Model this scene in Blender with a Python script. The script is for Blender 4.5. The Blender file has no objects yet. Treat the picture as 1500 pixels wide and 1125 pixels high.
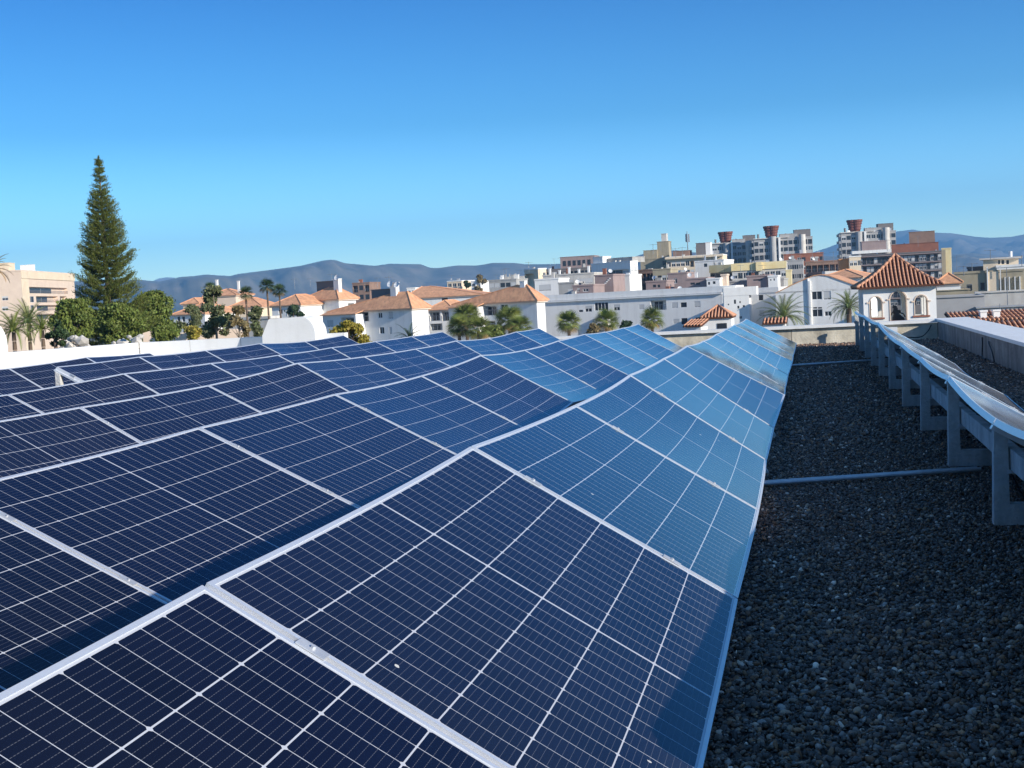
import bpy, math, random
import numpy as np
from mathutils import Vector, Matrix
R = math.radians
SC = bpy.context.scene
C = SC.collection
random.seed(7); rng = np.random.default_rng(7)

# ---------------------------------------------------------------- camera
YAW, PITCH, ROLL, FPX = R(12.59), R(3.61), R(3.01), 1968.0
F0 = Vector((-math.sin(YAW), math.cos(YAW), 0)); R0 = Vector((math.cos(YAW), math.sin(YAW), 0)); Z0 = Vector((0, 0, 1))
CF = F0*math.cos(PITCH) - Z0*math.sin(PITCH); U_ = Z0*math.cos(PITCH) + F0*math.sin(PITCH)
CR = R0*math.cos(ROLL) - U_*math.sin(ROLL); CU = U_*math.cos(ROLL) + R0*math.sin(ROLL)
cam = bpy.data.cameras.new('camera'); co = bpy.data.objects.new('camera', cam); C.objects.link(co)
co.matrix_world = Matrix(((CR.x, CU.x, -CF.x, 0), (CR.y, CU.y, -CF.y, 0), (CR.z, CU.z, -CF.z, 0), (0, 0, 0, 1)))
cam.sensor_width = 36; cam.lens = FPX/1500*36; cam.clip_start = .05; cam.clip_end = 90000
SC.camera = co
# ---------------------------------------------------------------- sky and sun
SUN_AZ, SUN_EL = R(90+26), R(19.9)          # azimuth clockwise from +Y
w = bpy.data.worlds.new('World'); SC.world = w; w.use_nodes = True
nt = w.node_tree; nt.nodes.clear()
sky = nt.nodes.new('ShaderNodeTexSky'); sky.sky_type = 'NISHITA'; sky.sun_disc = False
sky.sun_elevation = SUN_EL; sky.sun_rotation = SUN_AZ; sky.altitude = 0; sky.air_density = 1.0; sky.dust_density = 0.2; sky.ozone_density = 2.5
hs = nt.nodes.new('ShaderNodeHueSaturation'); hs.inputs['Saturation'].default_value = 1.25
# deepen the clear winter sky: tint by elevation; unseen overhead warmed to brighten gravel
tcw = nt.nodes.new('ShaderNodeTexCoord'); sxyz = nt.nodes.new('ShaderNodeSeparateXYZ'); nt.links.new(tcw.outputs['Generated'], sxyz.inputs[0])
cr_ = nt.nodes.new('ShaderNodeValToRGB'); nt.links.new(sxyz.outputs[2], cr_.inputs[0])
SKY_STOPS = [(0, (.80,1.03,1.2)), (.05, (.41,.685,.93)), (.13, (.125,.335,.50)), (.22, (.050,.225,.40)), (.48, (.06,.19,.36)), (.72, (.62,.54,.50))]
while len(cr_.color_ramp.elements) < len(SKY_STOPS): cr_.color_ramp.elements.new(.5)
for e_, (p_, c_) in zip(cr_.color_ramp.elements, SKY_STOPS): e_.position = p_; e_.color = (*c_, 1)
mulw = nt.nodes.new('ShaderNodeVectorMath'); mulw.operation = 'MULTIPLY'; scw = nt.nodes.new('ShaderNodeVectorMath'); scw.operation = 'SCALE'; scw.inputs['Scale'].default_value = 2.0
bg = nt.nodes.new('ShaderNodeBackground'); bg.inputs[1].default_value = 0.10
out = nt.nodes.new('ShaderNodeOutputWorld')
nt.links.new(sky.outputs[0], hs.inputs['Color']); nt.links.new(hs.outputs[0], mulw.inputs[0]); nt.links.new(cr_.outputs[0], mulw.inputs[1]); nt.links.new(mulw.outputs[0], scw.inputs[0]); nt.links.new(scw.outputs[0], bg.inputs[0]); nt.links.new(bg.outputs[0], out.inputs[0])
sl = bpy.data.lights.new('sun', 'SUN'); sl.energy = 4.2; sl.angle = R(.5); sl.color = (1, .93, .82)
so = bpy.data.objects.new('sun', sl); C.objects.link(so)
SD = Vector((math.sin(SUN_AZ)*math.cos(SUN_EL), math.cos(SUN_AZ)*math.cos(SUN_EL), math.sin(SUN_EL)))
so.rotation_euler = (-SD).to_track_quat('-Z', 'Y').to_euler(); so.location = (20, -20, 30)
SC.view_settings.view_transform = 'Standard'; SC.view_settings.look = 'None'
SC.view_settings.exposure = 0.82; SC.view_settings.gamma = 1

# ---------------------------------------------------------------- projection helpers
def ray(px, py): return CR*((px-750)/FPX) - CU*((py-562.5)/FPX) + CF
def P(px, py, D): return ray(px, py)*D
def proj(p):
    d = p.dot(CF); return (750+FPX*p.dot(CR)/d, 562.5-FPX*p.dot(CU)/d)
# ---------------------------------------------------------------- object helpers
def tag(o, label=None, cat=None, group=None, kind=None):
    if label: o['label'] = label
    if cat: o['category'] = cat
    if group: o['group'] = group
    if kind: o['kind'] = kind
    return o
def empty(name, loc, rz, label, cat, group=None):
    o = bpy.data.objects.new(name, None); C.objects.link(o); o.location = loc; o.rotation_euler = (0, 0, rz)
    o.empty_display_size = .2
    return tag(o, label, cat, group)
class MB:
    def __init__(s): s.v = []; s.f = []; s.m = []; s.uv = None
    def add(s, vs, fs, m=0):
        b = len(s.v); s.v += [tuple(v) for v in vs]; s.f += [tuple(b+i for i in f) for f in fs]; s.m += [m]*len(fs); return s
    def box(s, x0, x1, y0, y1, z0, z1, m=0):
        return s.add([(x0,y0,z0),(x1,y0,z0),(x1,y1,z0),(x0,y1,z0),(x0,y0,z1),(x1,y0,z1),(x1,y1,z1),(x0,y1,z1)],
                     [(0,3,2,1),(4,5,6,7),(0,1,5,4),(1,2,6,5),(2,3,7,6),(3,0,4,7)], m)
    def tube(s, p0, p1, r0, r1=None, n=8, m=0):
        p0 = Vector(p0); p1 = Vector(p1); r1 = r0 if r1 is None else r1
        d = (p1-p0).normalized(); a = d.orthogonal().normalized(); b = d.cross(a)
        vs = [p0+(a*math.cos(t)+b*math.sin(t))*r0 for t in [2*math.pi*i/n for i in range(n)]] + [p1+(a*math.cos(t)+b*math.sin(t))*r1 for t in [2*math.pi*i/n for i in range(n)]]
        fs = [(i, (i+1) % n, n+(i+1) % n, n+i) for i in range(n)] + [tuple(range(n-1, -1, -1)), tuple(range(n, 2*n))]
        return s.add(vs, fs, m)
    def path(s, pts, r, n=6, m=0):
        for a, b in zip(pts, pts[1:]): s.tube(a, b, r, r, n, m)
        return s
    def prism(s, poly, y0, y1, m=0):      # poly in xz, extruded along y
        n = len(poly); vs = [(x, y0, z) for x, z in poly]+[(x, y1, z) for x, z in poly]
        return s.add(vs, [tuple(range(n)), tuple(range(2*n-1, n-1, -1))]+[(i, n+i, n+(i+1) % n, (i+1) % n) for i in range(n)], m)
    def prismz(s, poly, z0, z1, m=0):
        n = len(poly); vs = [(x, y, z0) for x, y in poly]+[(x, y, z1) for x, y in poly]
        return s.add(vs, [tuple(range(n-1, -1, -1)), tuple(range(n, 2*n))]+[(i, (i+1) % n, n+(i+1) % n, n+i) for i in range(n)], m)
    def build(s, name, mats, parent=None, smooth=False, loc=None):
        me = bpy.data.meshes.new(name); me.from_pydata(s.v, [], s.f)
        if not isinstance(mats, (list, tuple)): mats = [mats]
        for m in mats: me.materials.append(M[m])
        if any(s.m): me.polygons.foreach_set('material_index', s.m)
        if smooth: me.polygons.foreach_set('use_smooth', [True]*len(me.polygons))
        me.update()
        o = bpy.data.objects.new(name, me); C.objects.link(o)
        if parent: o.parent = parent
        if loc is not None: o.location = loc
        return o
def npmesh(name, V, Fc, mats, parent=None, smooth=True, col=None, mi=None):
    """V (n,3); Fc (m,k) equal-sized faces"""
    me = bpy.data.meshes.new(name); n = len(V); m, k = Fc.shape
    me.vertices.add(n); me.vertices.foreach_set('co', V.astype(np.float32).ravel())
    me.loops.add(m*k); me.loops.foreach_set('vertex_index', Fc.astype(np.int32).ravel())
    me.polygons.add(m); me.polygons.foreach_set('loop_start', np.arange(0, m*k, k, dtype=np.int32))
    me.polygons.foreach_set('loop_total', np.full(m, k, np.int32))
    me.polygons.foreach_set('use_smooth', np.full(m, smooth))
    if mi is not None: me.polygons.foreach_set('material_index', mi.astype(np.int32))
    for x in (mats if isinstance(mats, (list, tuple)) else [mats]): me.materials.append(M[x])
    if col is not None:
        a = me.color_attributes.new('tone', 'FLOAT_COLOR', 'POINT'); a.data.foreach_set('color', col.astype(np.float32).ravel())
    me.update(calc_edges=True)
    o = bpy.data.objects.new(name, me); C.objects.link(o)
    if parent: o.parent = parent
    return o
def dup(o, parent=None, **kw):
    c = o.copy(); C.objects.link(c)
    if parent: c.parent = parent
    return c

# ---------------------------------------------------------------- materials
M = {}
def mat(name, col=(.5,.5,.5), rough=.8, metal=0, spec=None, noise=None, bump=None, coord='Object', attr=None, grime=None):
    """noise=(scale, amount, colour2); bump=(scale, strength)"""
    m = bpy.data.materials.new(name); m.use_nodes = True; t = m.node_tree; b = t.nodes['Principled BSDF']
    b.inputs['Base Color'].default_value = (*col, 1); b.inputs['Roughness'].default_value = rough; b.inputs['Metallic'].default_value = metal
    if spec is not None: b.inputs['Specular IOR Level'].default_value = spec
    tc = t.nodes.new('ShaderNodeTexCoord'); last = None
    if noise:
        n = t.nodes.new('ShaderNodeTexNoise'); n.inputs['Scale'].default_value = noise[0]; n.inputs['Detail'].default_value = 8; n.inputs['Roughness'].default_value = .65
        t.links.new(tc.outputs[coord], n.inputs['Vector'])
        r = t.nodes.new('ShaderNodeMapRange'); r.inputs[1].default_value = .35; r.inputs[2].default_value = .68; r.inputs[4].default_value = noise[1]
        t.links.new(n.outputs['Fac'], r.inputs[0])
        x = t.nodes.new('ShaderNodeMix'); x.data_type = 'RGBA'; x.inputs[6].default_value = (*col, 1); x.inputs[7].default_value = (*noise[2], 1)
        t.links.new(r.outputs[0], x.inputs[0]); last = x.outputs[2]
    if grime:   # vertical streaks: (scale, amount, colour)
        mp = t.nodes.new('ShaderNodeMapping'); mp.inputs['Scale'].default_value = (1, 1, .12); t.links.new(tc.outputs[coord], mp.inputs[0])
        n = t.nodes.new('ShaderNodeTexNoise'); n.inputs['Scale'].default_value = grime[0]; n.inputs['Detail'].default_value = 5
        t.links.new(mp.outputs[0], n.inputs['Vector'])
        r = t.nodes.new('ShaderNodeMapRange'); r.inputs[1].default_value = .5; r.inputs[2].default_value = .75; r.inputs[4].default_value = grime[1]
        t.links.new(n.outputs['Fac'], r.inputs[0])
        x = t.nodes.new('ShaderNodeMix'); x.data_type = 'RGBA'; x.inputs[7].default_value = (*grime[2], 1)
        if last: t.links.new(last, x.inputs[6])
        else: x.inputs[6].default_value = (*col, 1)
        t.links.new(r.outputs[0], x.inputs[0]); last = x.outputs[2]
    if attr:
        a = t.nodes.new('ShaderNodeAttribute'); a.attribute_name = attr
        x = t.nodes.new('ShaderNodeMix'); x.data_type = 'RGBA'; x.blend_type = 'MULTIPLY'; x.inputs[0].default_value = 1
        if last: t.links.new(last, x.inputs[6])
        else: x.inputs[6].default_value = (*col, 1)
        t.links.new(a.outputs['Color'], x.inputs[7]); last = x.outputs[2]
    if last: t.links.new(last, b.inputs['Base Color'])
    if bump:
        n = t.nodes.new('ShaderNodeTexNoise'); n.inputs['Scale'].default_value = bump[0]; n.inputs['Detail'].default_value = 6
        t.links.new(tc.outputs[coord], n.inputs['Vector'])
        u = t.nodes.new('ShaderNodeBump'); u.inputs['Strength'].default_value = bump[1]; u.inputs['Distance'].default_value = .02
        t.links.new(n.outputs['Fac'], u.inputs['Height']); t.links.new(u.outputs[0], b.inputs['Normal'])
    M[name] = m; return m
mat('aluminium', (.80,.81,.83), .38, .55, noise=(30, .3, (.66,.67,.70)))
mat('galvanised', (.66,.67,.69), .5, .5, noise=(14, .6, (.36,.38,.42)))
mat('backsheet', (.7,.7,.7), .6)
mat('concrete', (.68,.67,.64), .85, noise=(7, 1.0, (.48,.46,.44)), bump=(40, .6), grime=(6, .8, (.32,.31,.29)))
mat('parapet_concrete', (.78,.71,.56), .9, noise=(2.2, .9, (.33,.30,.235)), bump=(25, .4), grime=(3, .7, (.2,.18,.15)))
mat('white_coat', (.82,.81,.78), .7, noise=(1.5, .4, (.68,.66,.61)), bump=(15, .15), grime=(4, .25, (.55,.53,.48)))
mat('white_bright', (.90,.89,.86), .6, noise=(2.5, .5, (.78,.76,.72)), bump=(15, .2), grime=(5, .2, (.6,.58,.54)))
mat('parapet_rough', (.36,.35,.32), .95, noise=(3, 1.0, (.20,.19,.18)), bump=(18, .8), grime=(3.5, .9, (.12,.12,.115)))
mat('joint_dark', (.05,.05,.05), .9)
mat('black_rubber', (.015,.015,.015), .5)
mat('wall_white', (.84,.83,.80), .85, noise=(.35, .5, (.74,.72,.68)), grime=(1.2, .4, (.56,.53,.49)))
mat('wall_shabby', (.64,.61,.56), .9, noise=(.4, .9, (.47,.43,.38)), grime=(1.0, .6, (.36,.33,.3)))
mat('wall_cream', (.80,.66,.48), .85, noise=(.3, .5, (.62,.47,.31)), grime=(.8, .3, (.5,.4,.3)))
mat('wall_pink', (.74,.59,.46), .85, noise=(.3, .6, (.60,.46,.36)))
mat('wall_brown', (.30,.19,.14), .85, noise=(.5, .8, (.2,.13,.1)))
mat('wall_mauve', (.36,.27,.25), .85, noise=(.5, .7, (.27,.2,.19)), grime=(1, .4, (.2,.16,.15)))
mat('wall_grey', (.44,.43,.41), .9, noise=(.35, .8, (.32,.31,.29)), grime=(1.1, .6, (.24,.23,.22)))
mat('wall_olive', (.42,.36,.25), .9, noise=(.35, .8, (.32,.27,.19)), grime=(1, .5, (.2,.18,.14)))
mat('wall_yellow', (.82,.70,.42), .85, noise=(.5, .5, (.66,.45,.13)))
mat('wall_orange', (.62,.30,.13), .85, noise=(.5, .5, (.5,.24,.1)))
mat('wall_dark', (.17,.15,.14), .8, noise=(.7, .8, (.19,.18,.18)))
mat('wall_bluegrey', (.42,.41,.40), .85, noise=(.4, .6, (.32,.31,.30)))
mat('brick', (.33,.13,.08), .85, noise=(.6, .8, (.22,.09,.055)))
mat('tile', (.80,.42,.22), .8, noise=(.9, 1.0, (.55,.27,.15)), grime=(2, .5, (.3,.15,.09)))
mat('tile_pale', (.60,.31,.19), .8, noise=(3.5, .8, (.42,.19,.11)), bump=(20, .3))
mat('tile_gap', (.10,.035,.02), .9)
mat('glass_dark', (.03,.035,.045), .12)
mat('blind', (.55,.55,.54), .6)
mat('frame_white', (.75,.75,.75), .5)
mat('rail_metal', (.2,.22,.25), .5, .5)
mat('awning_green', (.12,.25,.24), .8)
mat('dish', (.72,.72,.72), .5)
mat('red_tank', (.15,.052,.036), .75, noise=(.6, .7, (.2,.045,.03)))
mat('bark', (.16,.11,.075), .95, noise=(3, .8, (.09,.065,.05)), bump=(12, .8))
mat('bark_pale', (.33,.27,.2), .95, noise=(3, .8, (.2,.16,.12)), bump=(12, .8))
mat('dead_frond', (.30,.20,.10), .9, attr='tone')
def leafmat(name, col, rough=.6):
    m = mat(name, col, rough, attr='tone', spec=.3)
    b = m.node_tree.nodes['Principled BSDF']; t = m.node_tree
    tr = t.nodes.new('ShaderNodeBsdfTranslucent'); mx = t.nodes.new('ShaderNodeMixShader'); mx.inputs[0].default_value = .25
    src = b.inputs['Base Color'].links[0].from_socket; t.links.new(src, tr.inputs[0])
    t.links.new(b.outputs[0], mx.inputs[1]); t.links.new(tr.outputs[0], mx.inputs[2]); t.links.new(mx.outputs[0], t.nodes['Material Output'].inputs[0])
leafmat('needles', (.13,.155,.030)); leafmat('pine_leaf', (.15,.19,.04)); leafmat('palm_leaf', (.19,.23,.06)); leafmat('grey_leaf', (.15,.17,.08))
leafmat('date_leaf', (.22,.26,.10)); leafmat('yellow_leaf', (.34,.28,.05)); leafmat('dark_leaf', (.05,.085,.035)); leafmat('dry_leaf', (.24,.19,.09))
mat('pebble', (.5,.5,.5), .55, attr='tone', noise=(60, .5, (.38,.37,.36)))
mat('gravel_bed', (.045,.042,.04), .95, noise=(45, .9, (.11,.10,.095)), bump=(60, 1.0))
mat('city_ground', (.20,.18,.15), .95, noise=(.02, .9, (.12,.13,.08)))
mat('hill_near', (.035,.05,.045), .95, noise=(.006, .9, (.22,.18,.13)), coord='Object')
mat('hill_far', (.06,.07,.07), .95, noise=(.0025, .9, (.22,.19,.16)), coord='Object')
mat('hill_pale', (.40,.36,.33), .95, noise=(.001, .9, (.25,.23,.22)), coord='Object')

# solar cell glass: white grid, half-cut cells, bus bars, specks; uv in metres
PL, PW = 2.278, 1.134
def solar_mat():
    m = bpy.data.materials.new('solar_cells'); m.use_nodes = True; t = m.node_tree; b = t.nodes['Principled BSDF']; L = t.links
    uv = t.nodes.new('ShaderNodeUVMap'); uv.uv_map = 'UVMap'; sp = t.nodes.new('ShaderNodeSeparateXYZ'); L.new(uv.outputs[0], sp.inputs[0])
    def mt(op, a, bb=None, c=None):
        n = t.nodes.new('ShaderNodeMath'); n.operation = op
        for i, x in enumerate((a, bb, c)):
            if x is None: continue
            if isinstance(x, (int, float)): n.inputs[i].default_value = x
            else: L.new(x, n.inputs[i])
        return n.outputs[0]
    U, V = sp.outputs[0], sp.outputs[1]
    ML, MV = .020, .018                       # margins to first cell
    PV = (PW-2*MV)/6
    mid = PL/2; GAP = .009
    ua = mt('ABSOLUTE', mt('SUBTRACT', U, mid)); uu = mt('SUBTRACT', ua, GAP/2)   # distance from middle gap edge
    PU = (PL/2-GAP/2-ML)/12
    def dist(x, p):   # distance to nearest multiple of p
        q = mt('DIVIDE', x, p); r = mt('ROUND', q); return mt('MULTIPLY', mt('ABSOLUTE', mt('SUBTRACT', q, r)), p)
    v0 = mt('SUBTRACT', V, MV)
    du = dist(uu, PU); dv = dist(v0, PV); du2 = dist(uu, PU*2)
    lu = mt('LESS_THAN', du, .0011); lv = mt('LESS_THAN', dv, .0019)
    dia = mt('LESS_THAN', mt('ADD', du2, dv), .0085); dia2 = mt('LESS_THAN', mt('ADD', du, dv), .0055)
    g = mt('LESS_THAN', uu, 0)
    e1 = mt('LESS_THAN', v0, .001); e2 = mt('GREATER_THAN', v0, PW-2*MV-.001); e3 = mt('GREATER_THAN', uu, PU*12-.001)
    white = lu
    for x in (lv, dia, dia2, g, e1, e2, e3): white = mt('MAXIMUM', white, x)
    # bus bars run along the string
    bq = mt('FRACT', mt('DIVIDE', v0, PV)); bb_ = mt('ABSOLUTE', mt('SUBTRACT', mt('FRACT', mt('MULTIPLY', bq, 10)), .5))
    bus = mt('GREATER_THAN', bb_, .468)
    fq = mt('ABSOLUTE', mt('SUBTRACT', mt('FRACT', mt('DIVIDE', U, .0095)), .5)); dash = mt('LESS_THAN', fq, .3)
    bus = mt('MULTIPLY', mt('MULTIPLY', bus, mt('SUBTRACT', 1, white)), mt('ADD', mt('MULTIPLY', dash, .12), .04))
    # per-cell colour drift
    cu = mt('FLOOR', mt('DIVIDE', uu, PU)); cv = mt('FLOOR', mt('DIVIDE', v0, PV)); oi = t.nodes.new('ShaderNodeObjectInfo')
    cb = t.nodes.new('ShaderNodeCombineXYZ'); L.new(mt('ADD', cu, mt('MULTIPLY', mt('GREATER_THAN', U, mid), 40)), cb.inputs[0]); L.new(cv, cb.inputs[1]); L.new(mt('MULTIPLY', oi.outputs['Random'], 99), cb.inputs[2])
    wn = t.nodes.new('ShaderNodeTexWhiteNoise'); L.new(cb.outputs[0], wn.inputs[0])
    x0 = t.nodes.new('ShaderNodeMix'); x0.data_type = 'RGBA'; x0.inputs[6].default_value = (.0024, .0024, .0080, 1); x0.inputs[7].default_value = (.0034, .0040, .0135, 1)
    L.new(wn.outputs[0], x0.inputs[0])
    x1 = t.nodes.new('ShaderNodeMix'); x1.data_type = 'RGBA'; x1.inputs[7].default_value = (.55,.57,.62,1); L.new(bus, x1.inputs[0]); L.new(x0.outputs[2], x1.inputs[6])
    x2 = t.nodes.new('ShaderNodeMix'); x2.data_type = 'RGBA'; x2.inputs[7].default_value = (.50,.51,.54,1); L.new(white, x2.inputs[0]); L.new(x1.outputs[2], x2.inputs[6])
    # droppings, dust, and a pale veil painting sky sheen on the right row
    geo = t.nodes.new('ShaderNodeNewGeometry')
    vo = t.nodes.new('ShaderNodeTexVoronoi'); vo.inputs['Scale'].default_value = 3.1; vo.inputs['Randomness'].default_value = 1; L.new(geo.outputs['Position'], vo.inputs['Vector'])
    nd = t.nodes.new('ShaderNodeTexNoise'); nd.inputs['Scale'].default_value = 45; L.new(geo.outputs['Position'], nd.inputs['Vector'])
    spc = mt('LESS_THAN', mt('ADD', vo.outputs['Distance'], mt('MULTIPLY', nd.outputs['Fac'], .06)), .054)
    x3 = t.nodes.new('ShaderNodeMix'); x3.data_type = 'RGBA'; x3.inputs[7].default_value = (.6,.58,.52,1); L.new(spc, x3.inputs[0]); L.new(x2.outputs[2], x3.inputs[6])
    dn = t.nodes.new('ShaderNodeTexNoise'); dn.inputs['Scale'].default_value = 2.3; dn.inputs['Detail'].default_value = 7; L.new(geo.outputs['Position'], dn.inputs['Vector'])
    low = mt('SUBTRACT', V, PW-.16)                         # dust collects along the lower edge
    dust_sheen = mt('ADD', mt('MULTIPLY', dn.outputs['Fac'], .006), mt('MULTIPLY', mt('MAXIMUM', low, 0), .12))
    spc2 = t.nodes.new('ShaderNodeSeparateColor'); L.new(oi.outputs['Color'], spc2.inputs[0]); dust_sheen = mt('ADD', dust_sheen, mt('MULTIPLY', spc2.outputs[0], mt('ADD', mt('MULTIPLY', dn.outputs['Fac'], .5), .02)))
    x4 = t.nodes.new('ShaderNodeMix'); x4.data_type = 'RGBA'; x4.inputs[7].default_value = (.58,.57,.56,1); L.new(dust_sheen, x4.inputs[0]); L.new(x3.outputs[2], x4.inputs[6])
    L.new(x4.outputs[2], b.inputs['Base Color'])
    b.inputs['IOR'].default_value = 1.36; b.inputs['Specular Tint'].default_value = (.62, .80, 1, 1)
    rr = mt('ADD', mt('MULTIPLY', dn.outputs['Fac'], .08), .05); b.inputs['Roughness'].default_value = .6; b.inputs['Specular IOR Level'].default_value = 0
    gl = t.nodes.new('ShaderNodeBsdfGlossy'); gl.inputs['Color'].default_value = (.70, .87, 1, 1); L.new(rr, gl.inputs['Roughness'])   # blue anti-reflective coating
    fr_ = t.nodes.new('ShaderNodeFresnel'); fr_.inputs['IOR'].default_value = 1.38; mx_ = t.nodes.new('ShaderNodeMixShader')
    L.new(fr_.outputs[0], mx_.inputs[0]); L.new(b.outputs[0], mx_.inputs[1]); L.new(gl.outputs[0], mx_.inputs[2]); L.new(mx_.outputs[0], t.nodes['Material Output'].inputs['Surface'])
    M['solar_cells'] = m
solar_mat()

# ================================================================ THE ROOF
GZ = -1.30           # gravel level (camera is the origin)
S0, X0, DR, LP, TAU = 2.585, 1.262, 2.172, 2.30, R(31.2)
TZ = {-1: {0:-.54, 1:-.60, 2:-.735, 3:-.67, 4:-.665, 5:-.65, 6:-.64, 7:-.57, 8:-.60, 9:-.58, 10:-.61, 11:-.603},
 0: {-1:-.58, 0:-.563, 1:-.544, 2:-.591, 3:-.577, 4:-.585, 5:-.579, 6:-.623, 7:-.624, 8:-.63, 9:-.632, 10:-.661, 11:-.647},
 1: {0:-.62, 1:-.66, 2:-.645, 3:-.635, 4:-.651, 5:-.583, 6:-.638, 7:-.619, 8:-.607, 9:-.653, 10:-.655, 11:-.649},
 2: {1:-.60, 2:-.64, 3:-.661, 4:-.661, 5:-.581, 6:-.631, 7:-.642, 8:-.62, 9:-.673, 10:-.635, 11:-.641},
 3: {2:-.62, 3:-.65, 4:-.671, 5:-.615, 6:-.631, 7:-.642, 8:-.635, 9:-.633, 10:-.628, 11:-.617},
 4: {6:-.588, 7:-.573, 8:-.587, 9:-.57, 10:-.631, 11:-.591},
 5: {5:-.63, 6:-.62, 7:-.661, 8:-.61, 9:-.654}}
TA = {1: {0:28.5, 1:27, 2:27, 3:27.5, 4:28.5}, 0: {1:31.1, 2:31.6, 3:34.2, 4:34.7, 5:29.1, 6:32.4, 7:32.4, 8:28.7, 9:30, 10:29, 11:28.8}}
DX = {-1:0, 0:0, 1:-.048, 2:.022, 3:.072, 4:0, 5:-.046}
def tau(r, k): return R(TA.get(r, {}).get(k, (31.2 if r < 1 else 29.3) + 1.4*math.sin(r*7.1+k*2.3)))
def joint(r, k):
    x = -(X0+DR*r)+DX[r]; y = S0+LP*k; z = TZ[r][k]; a = tau(r, k)
    return Vector((x, y, z)), Vector((x+PW*math.cos(a), y, z-PW*math.sin(a)))
ORD = ['last', 'second', 'third', 'fourth', 'fifth', 'sixth', 'seventh', 'eighth', 'ninth', 'tenth', 'eleventh', 'twelfth', 'thirteenth']
ROWN = {-1:'row right of the gravel', 0:'row beside the gravel walkway', 1:'second row from the walkway', 2:'third row from the walkway',
        3:'fourth row from the walkway', 4:'fifth row from the walkway', 5:'short row by the white parapet'}
def make_panel(r, k, klast):
    T0, B0 = joint(r, k); T1, B1 = joint(r, k+1)
    rs = random.Random(r*100+k); sag = rs.uniform(.006, .013); sagb = sag*rs.uniform(.7, 1.2)
    if r == -1 and k <= 3: sag = .022; sagb = .018
    g = (1-PL/LP)/2
    def S(u, v):                       # u,v metres on the panel
        s = g+u/LP; t = v/PW
        a = T0.lerp(T1, s); b = B0.lerp(B1, s); q = 4*s*(1-s)
        a = a-Vector((0, 0, sag*q)); b = b-Vector((0, 0, sagb*q)); return a.lerp(b, t)
    def Nn(u, v):
        e = .02; return ((S(u+e, v)-S(u-e, v)).cross(S(u, v-e)-S(u, v+e))).normalized()
    n_far = klast-k-1
    lab = ('blue solar panel, %s in the %s' % ('farthest' if n_far == 0 else ORD[n_far]+' from the far end', ROWN[r]))
    root = empty('solar_panel', T0, 0, lab, 'solar panel', 'solar panels on the gravel roof')
    o0 = T0
    def bar(mb, pts_uv, wv, h=.035, lift=.0):   # pts: list of (u,v) along the inner path, wv: (du,dv) width vector
        ring = []
        for (u, v) in pts_uv:
            a = S(u, v); b = S(u+wv[0], v+wv[1]); n = Nn(min(max(u, .03), PL-.03), min(max(v, .03), PW-.03))
            ring.append([a-o0+n*lift, b-o0+n*lift, b-o0+n*(lift-h), a-o0+n*(lift-h)])
        vs = [p for q in ring for p in q]; fs = []
        for i in range(len(ring)-1):
            for j in range(4): fs.append((4*i+j, 4*i+(j+1) % 4, 4*i+4+(j+1) % 4, 4*i+4+j))
        fs += [(3, 2, 1, 0), tuple(4*(len(ring)-1)+j for j in range(4))]
        mb.add(vs, fs)
    fr = MB(); lip = .013; ns = 14
    us = [PL*i/ns for i in range(ns+1)]; vs_ = [lip+(PW-2*lip)*i/3 for i in range(4)]
    bar(fr, [(u, 0) for u in us], (0, lip)); bar(fr, [(u, PW-lip) for u in us], (0, lip))
    bar(fr, [(0, v) for v in vs_], (lip, 0)); bar(fr, [(PL-lip, v) for v in vs_], (lip, 0))
    fr.build('frame', 'aluminium', root)
    # glass
    nu, nv = 28, 4; me = bpy.data.meshes.new('cell_glass'); V = []; UV = []
    for j in range(nv+1):
        for i in range(nu+1):
            u = lip+(PL-2*lip)*i/nu; v = lip+(PW-2*lip)*j/nv; V.append(S(u, v)-o0-Nn(u, v)*.002); UV.append((u, v))
    Fc = [(j*(nu+1)+i, (j+1)*(nu+1)+i, (j+1)*(nu+1)+i+1, j*(nu+1)+i+1) for j in range(nv) for i in range(nu)]
    nb = len(V); V2 = [v-Nn(*UV[i])*.006 for i, v in enumerate(V)]
    F2 = [tuple(nb+q for q in reversed(f)) for f in Fc]
    me.from_pydata([tuple(v) for v in V+V2], [], Fc+F2); me.materials.append(M['solar_cells']); me.materials.append(M['backsheet'])
    lay = me.uv_layers.new(name='UVMap')
    for poly in me.polygons:
        poly.use_smooth = True; poly.material_index = 0 if poly.index < len(Fc) else 1
        for li in poly.loop_indices: lay.data[li].uv = UV[me.loops[li].vertex_index % nb]
    me.update(); g_ = bpy.data.objects.new('cell_glass', me); C.objects.link(g_); g_.parent = root; g_.color = (2.0 if r == -1 else rs.choice([0, 0, 0, .02]), 0, 0, 1)  # right row: strong pale veil stands in for silvery sky reflection
    # clamps at the near short side: a flat cap with a bolt bridging to the neighbour
    for v in (.27, .86):
        cl = MB(); u = -.011; nn = Nn(.05, v); a = S(u, v)-o0; du = (S(.1, v)-S(0, v)).normalized(); dv = (S(.1, v+.1)-S(.1, v)).normalized()
        def bx(cu, cv, hu, hv, z0, z1):
            pts = [a+du*(cu+su*hu)+dv*(cv+sv*hv)+nn*zz for zz in (z0, z1) for su, sv in ((-1,-1),(1,-1),(1,1),(-1,1))]
            cl.add(pts, [(3,2,1,0),(4,5,6,7),(0,1,5,4),(1,2,6,5),(2,3,7,6),(3,0,4,7)])
        bx(0, 0, .019, .035, .0005, .004); bx(0, 0, .008, .03, -.034, .0005); cl.tube(a+nn*.004, a+nn*.010, .0065, n=6)
        cl.build('clamp', 'galvanised', root)
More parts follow.
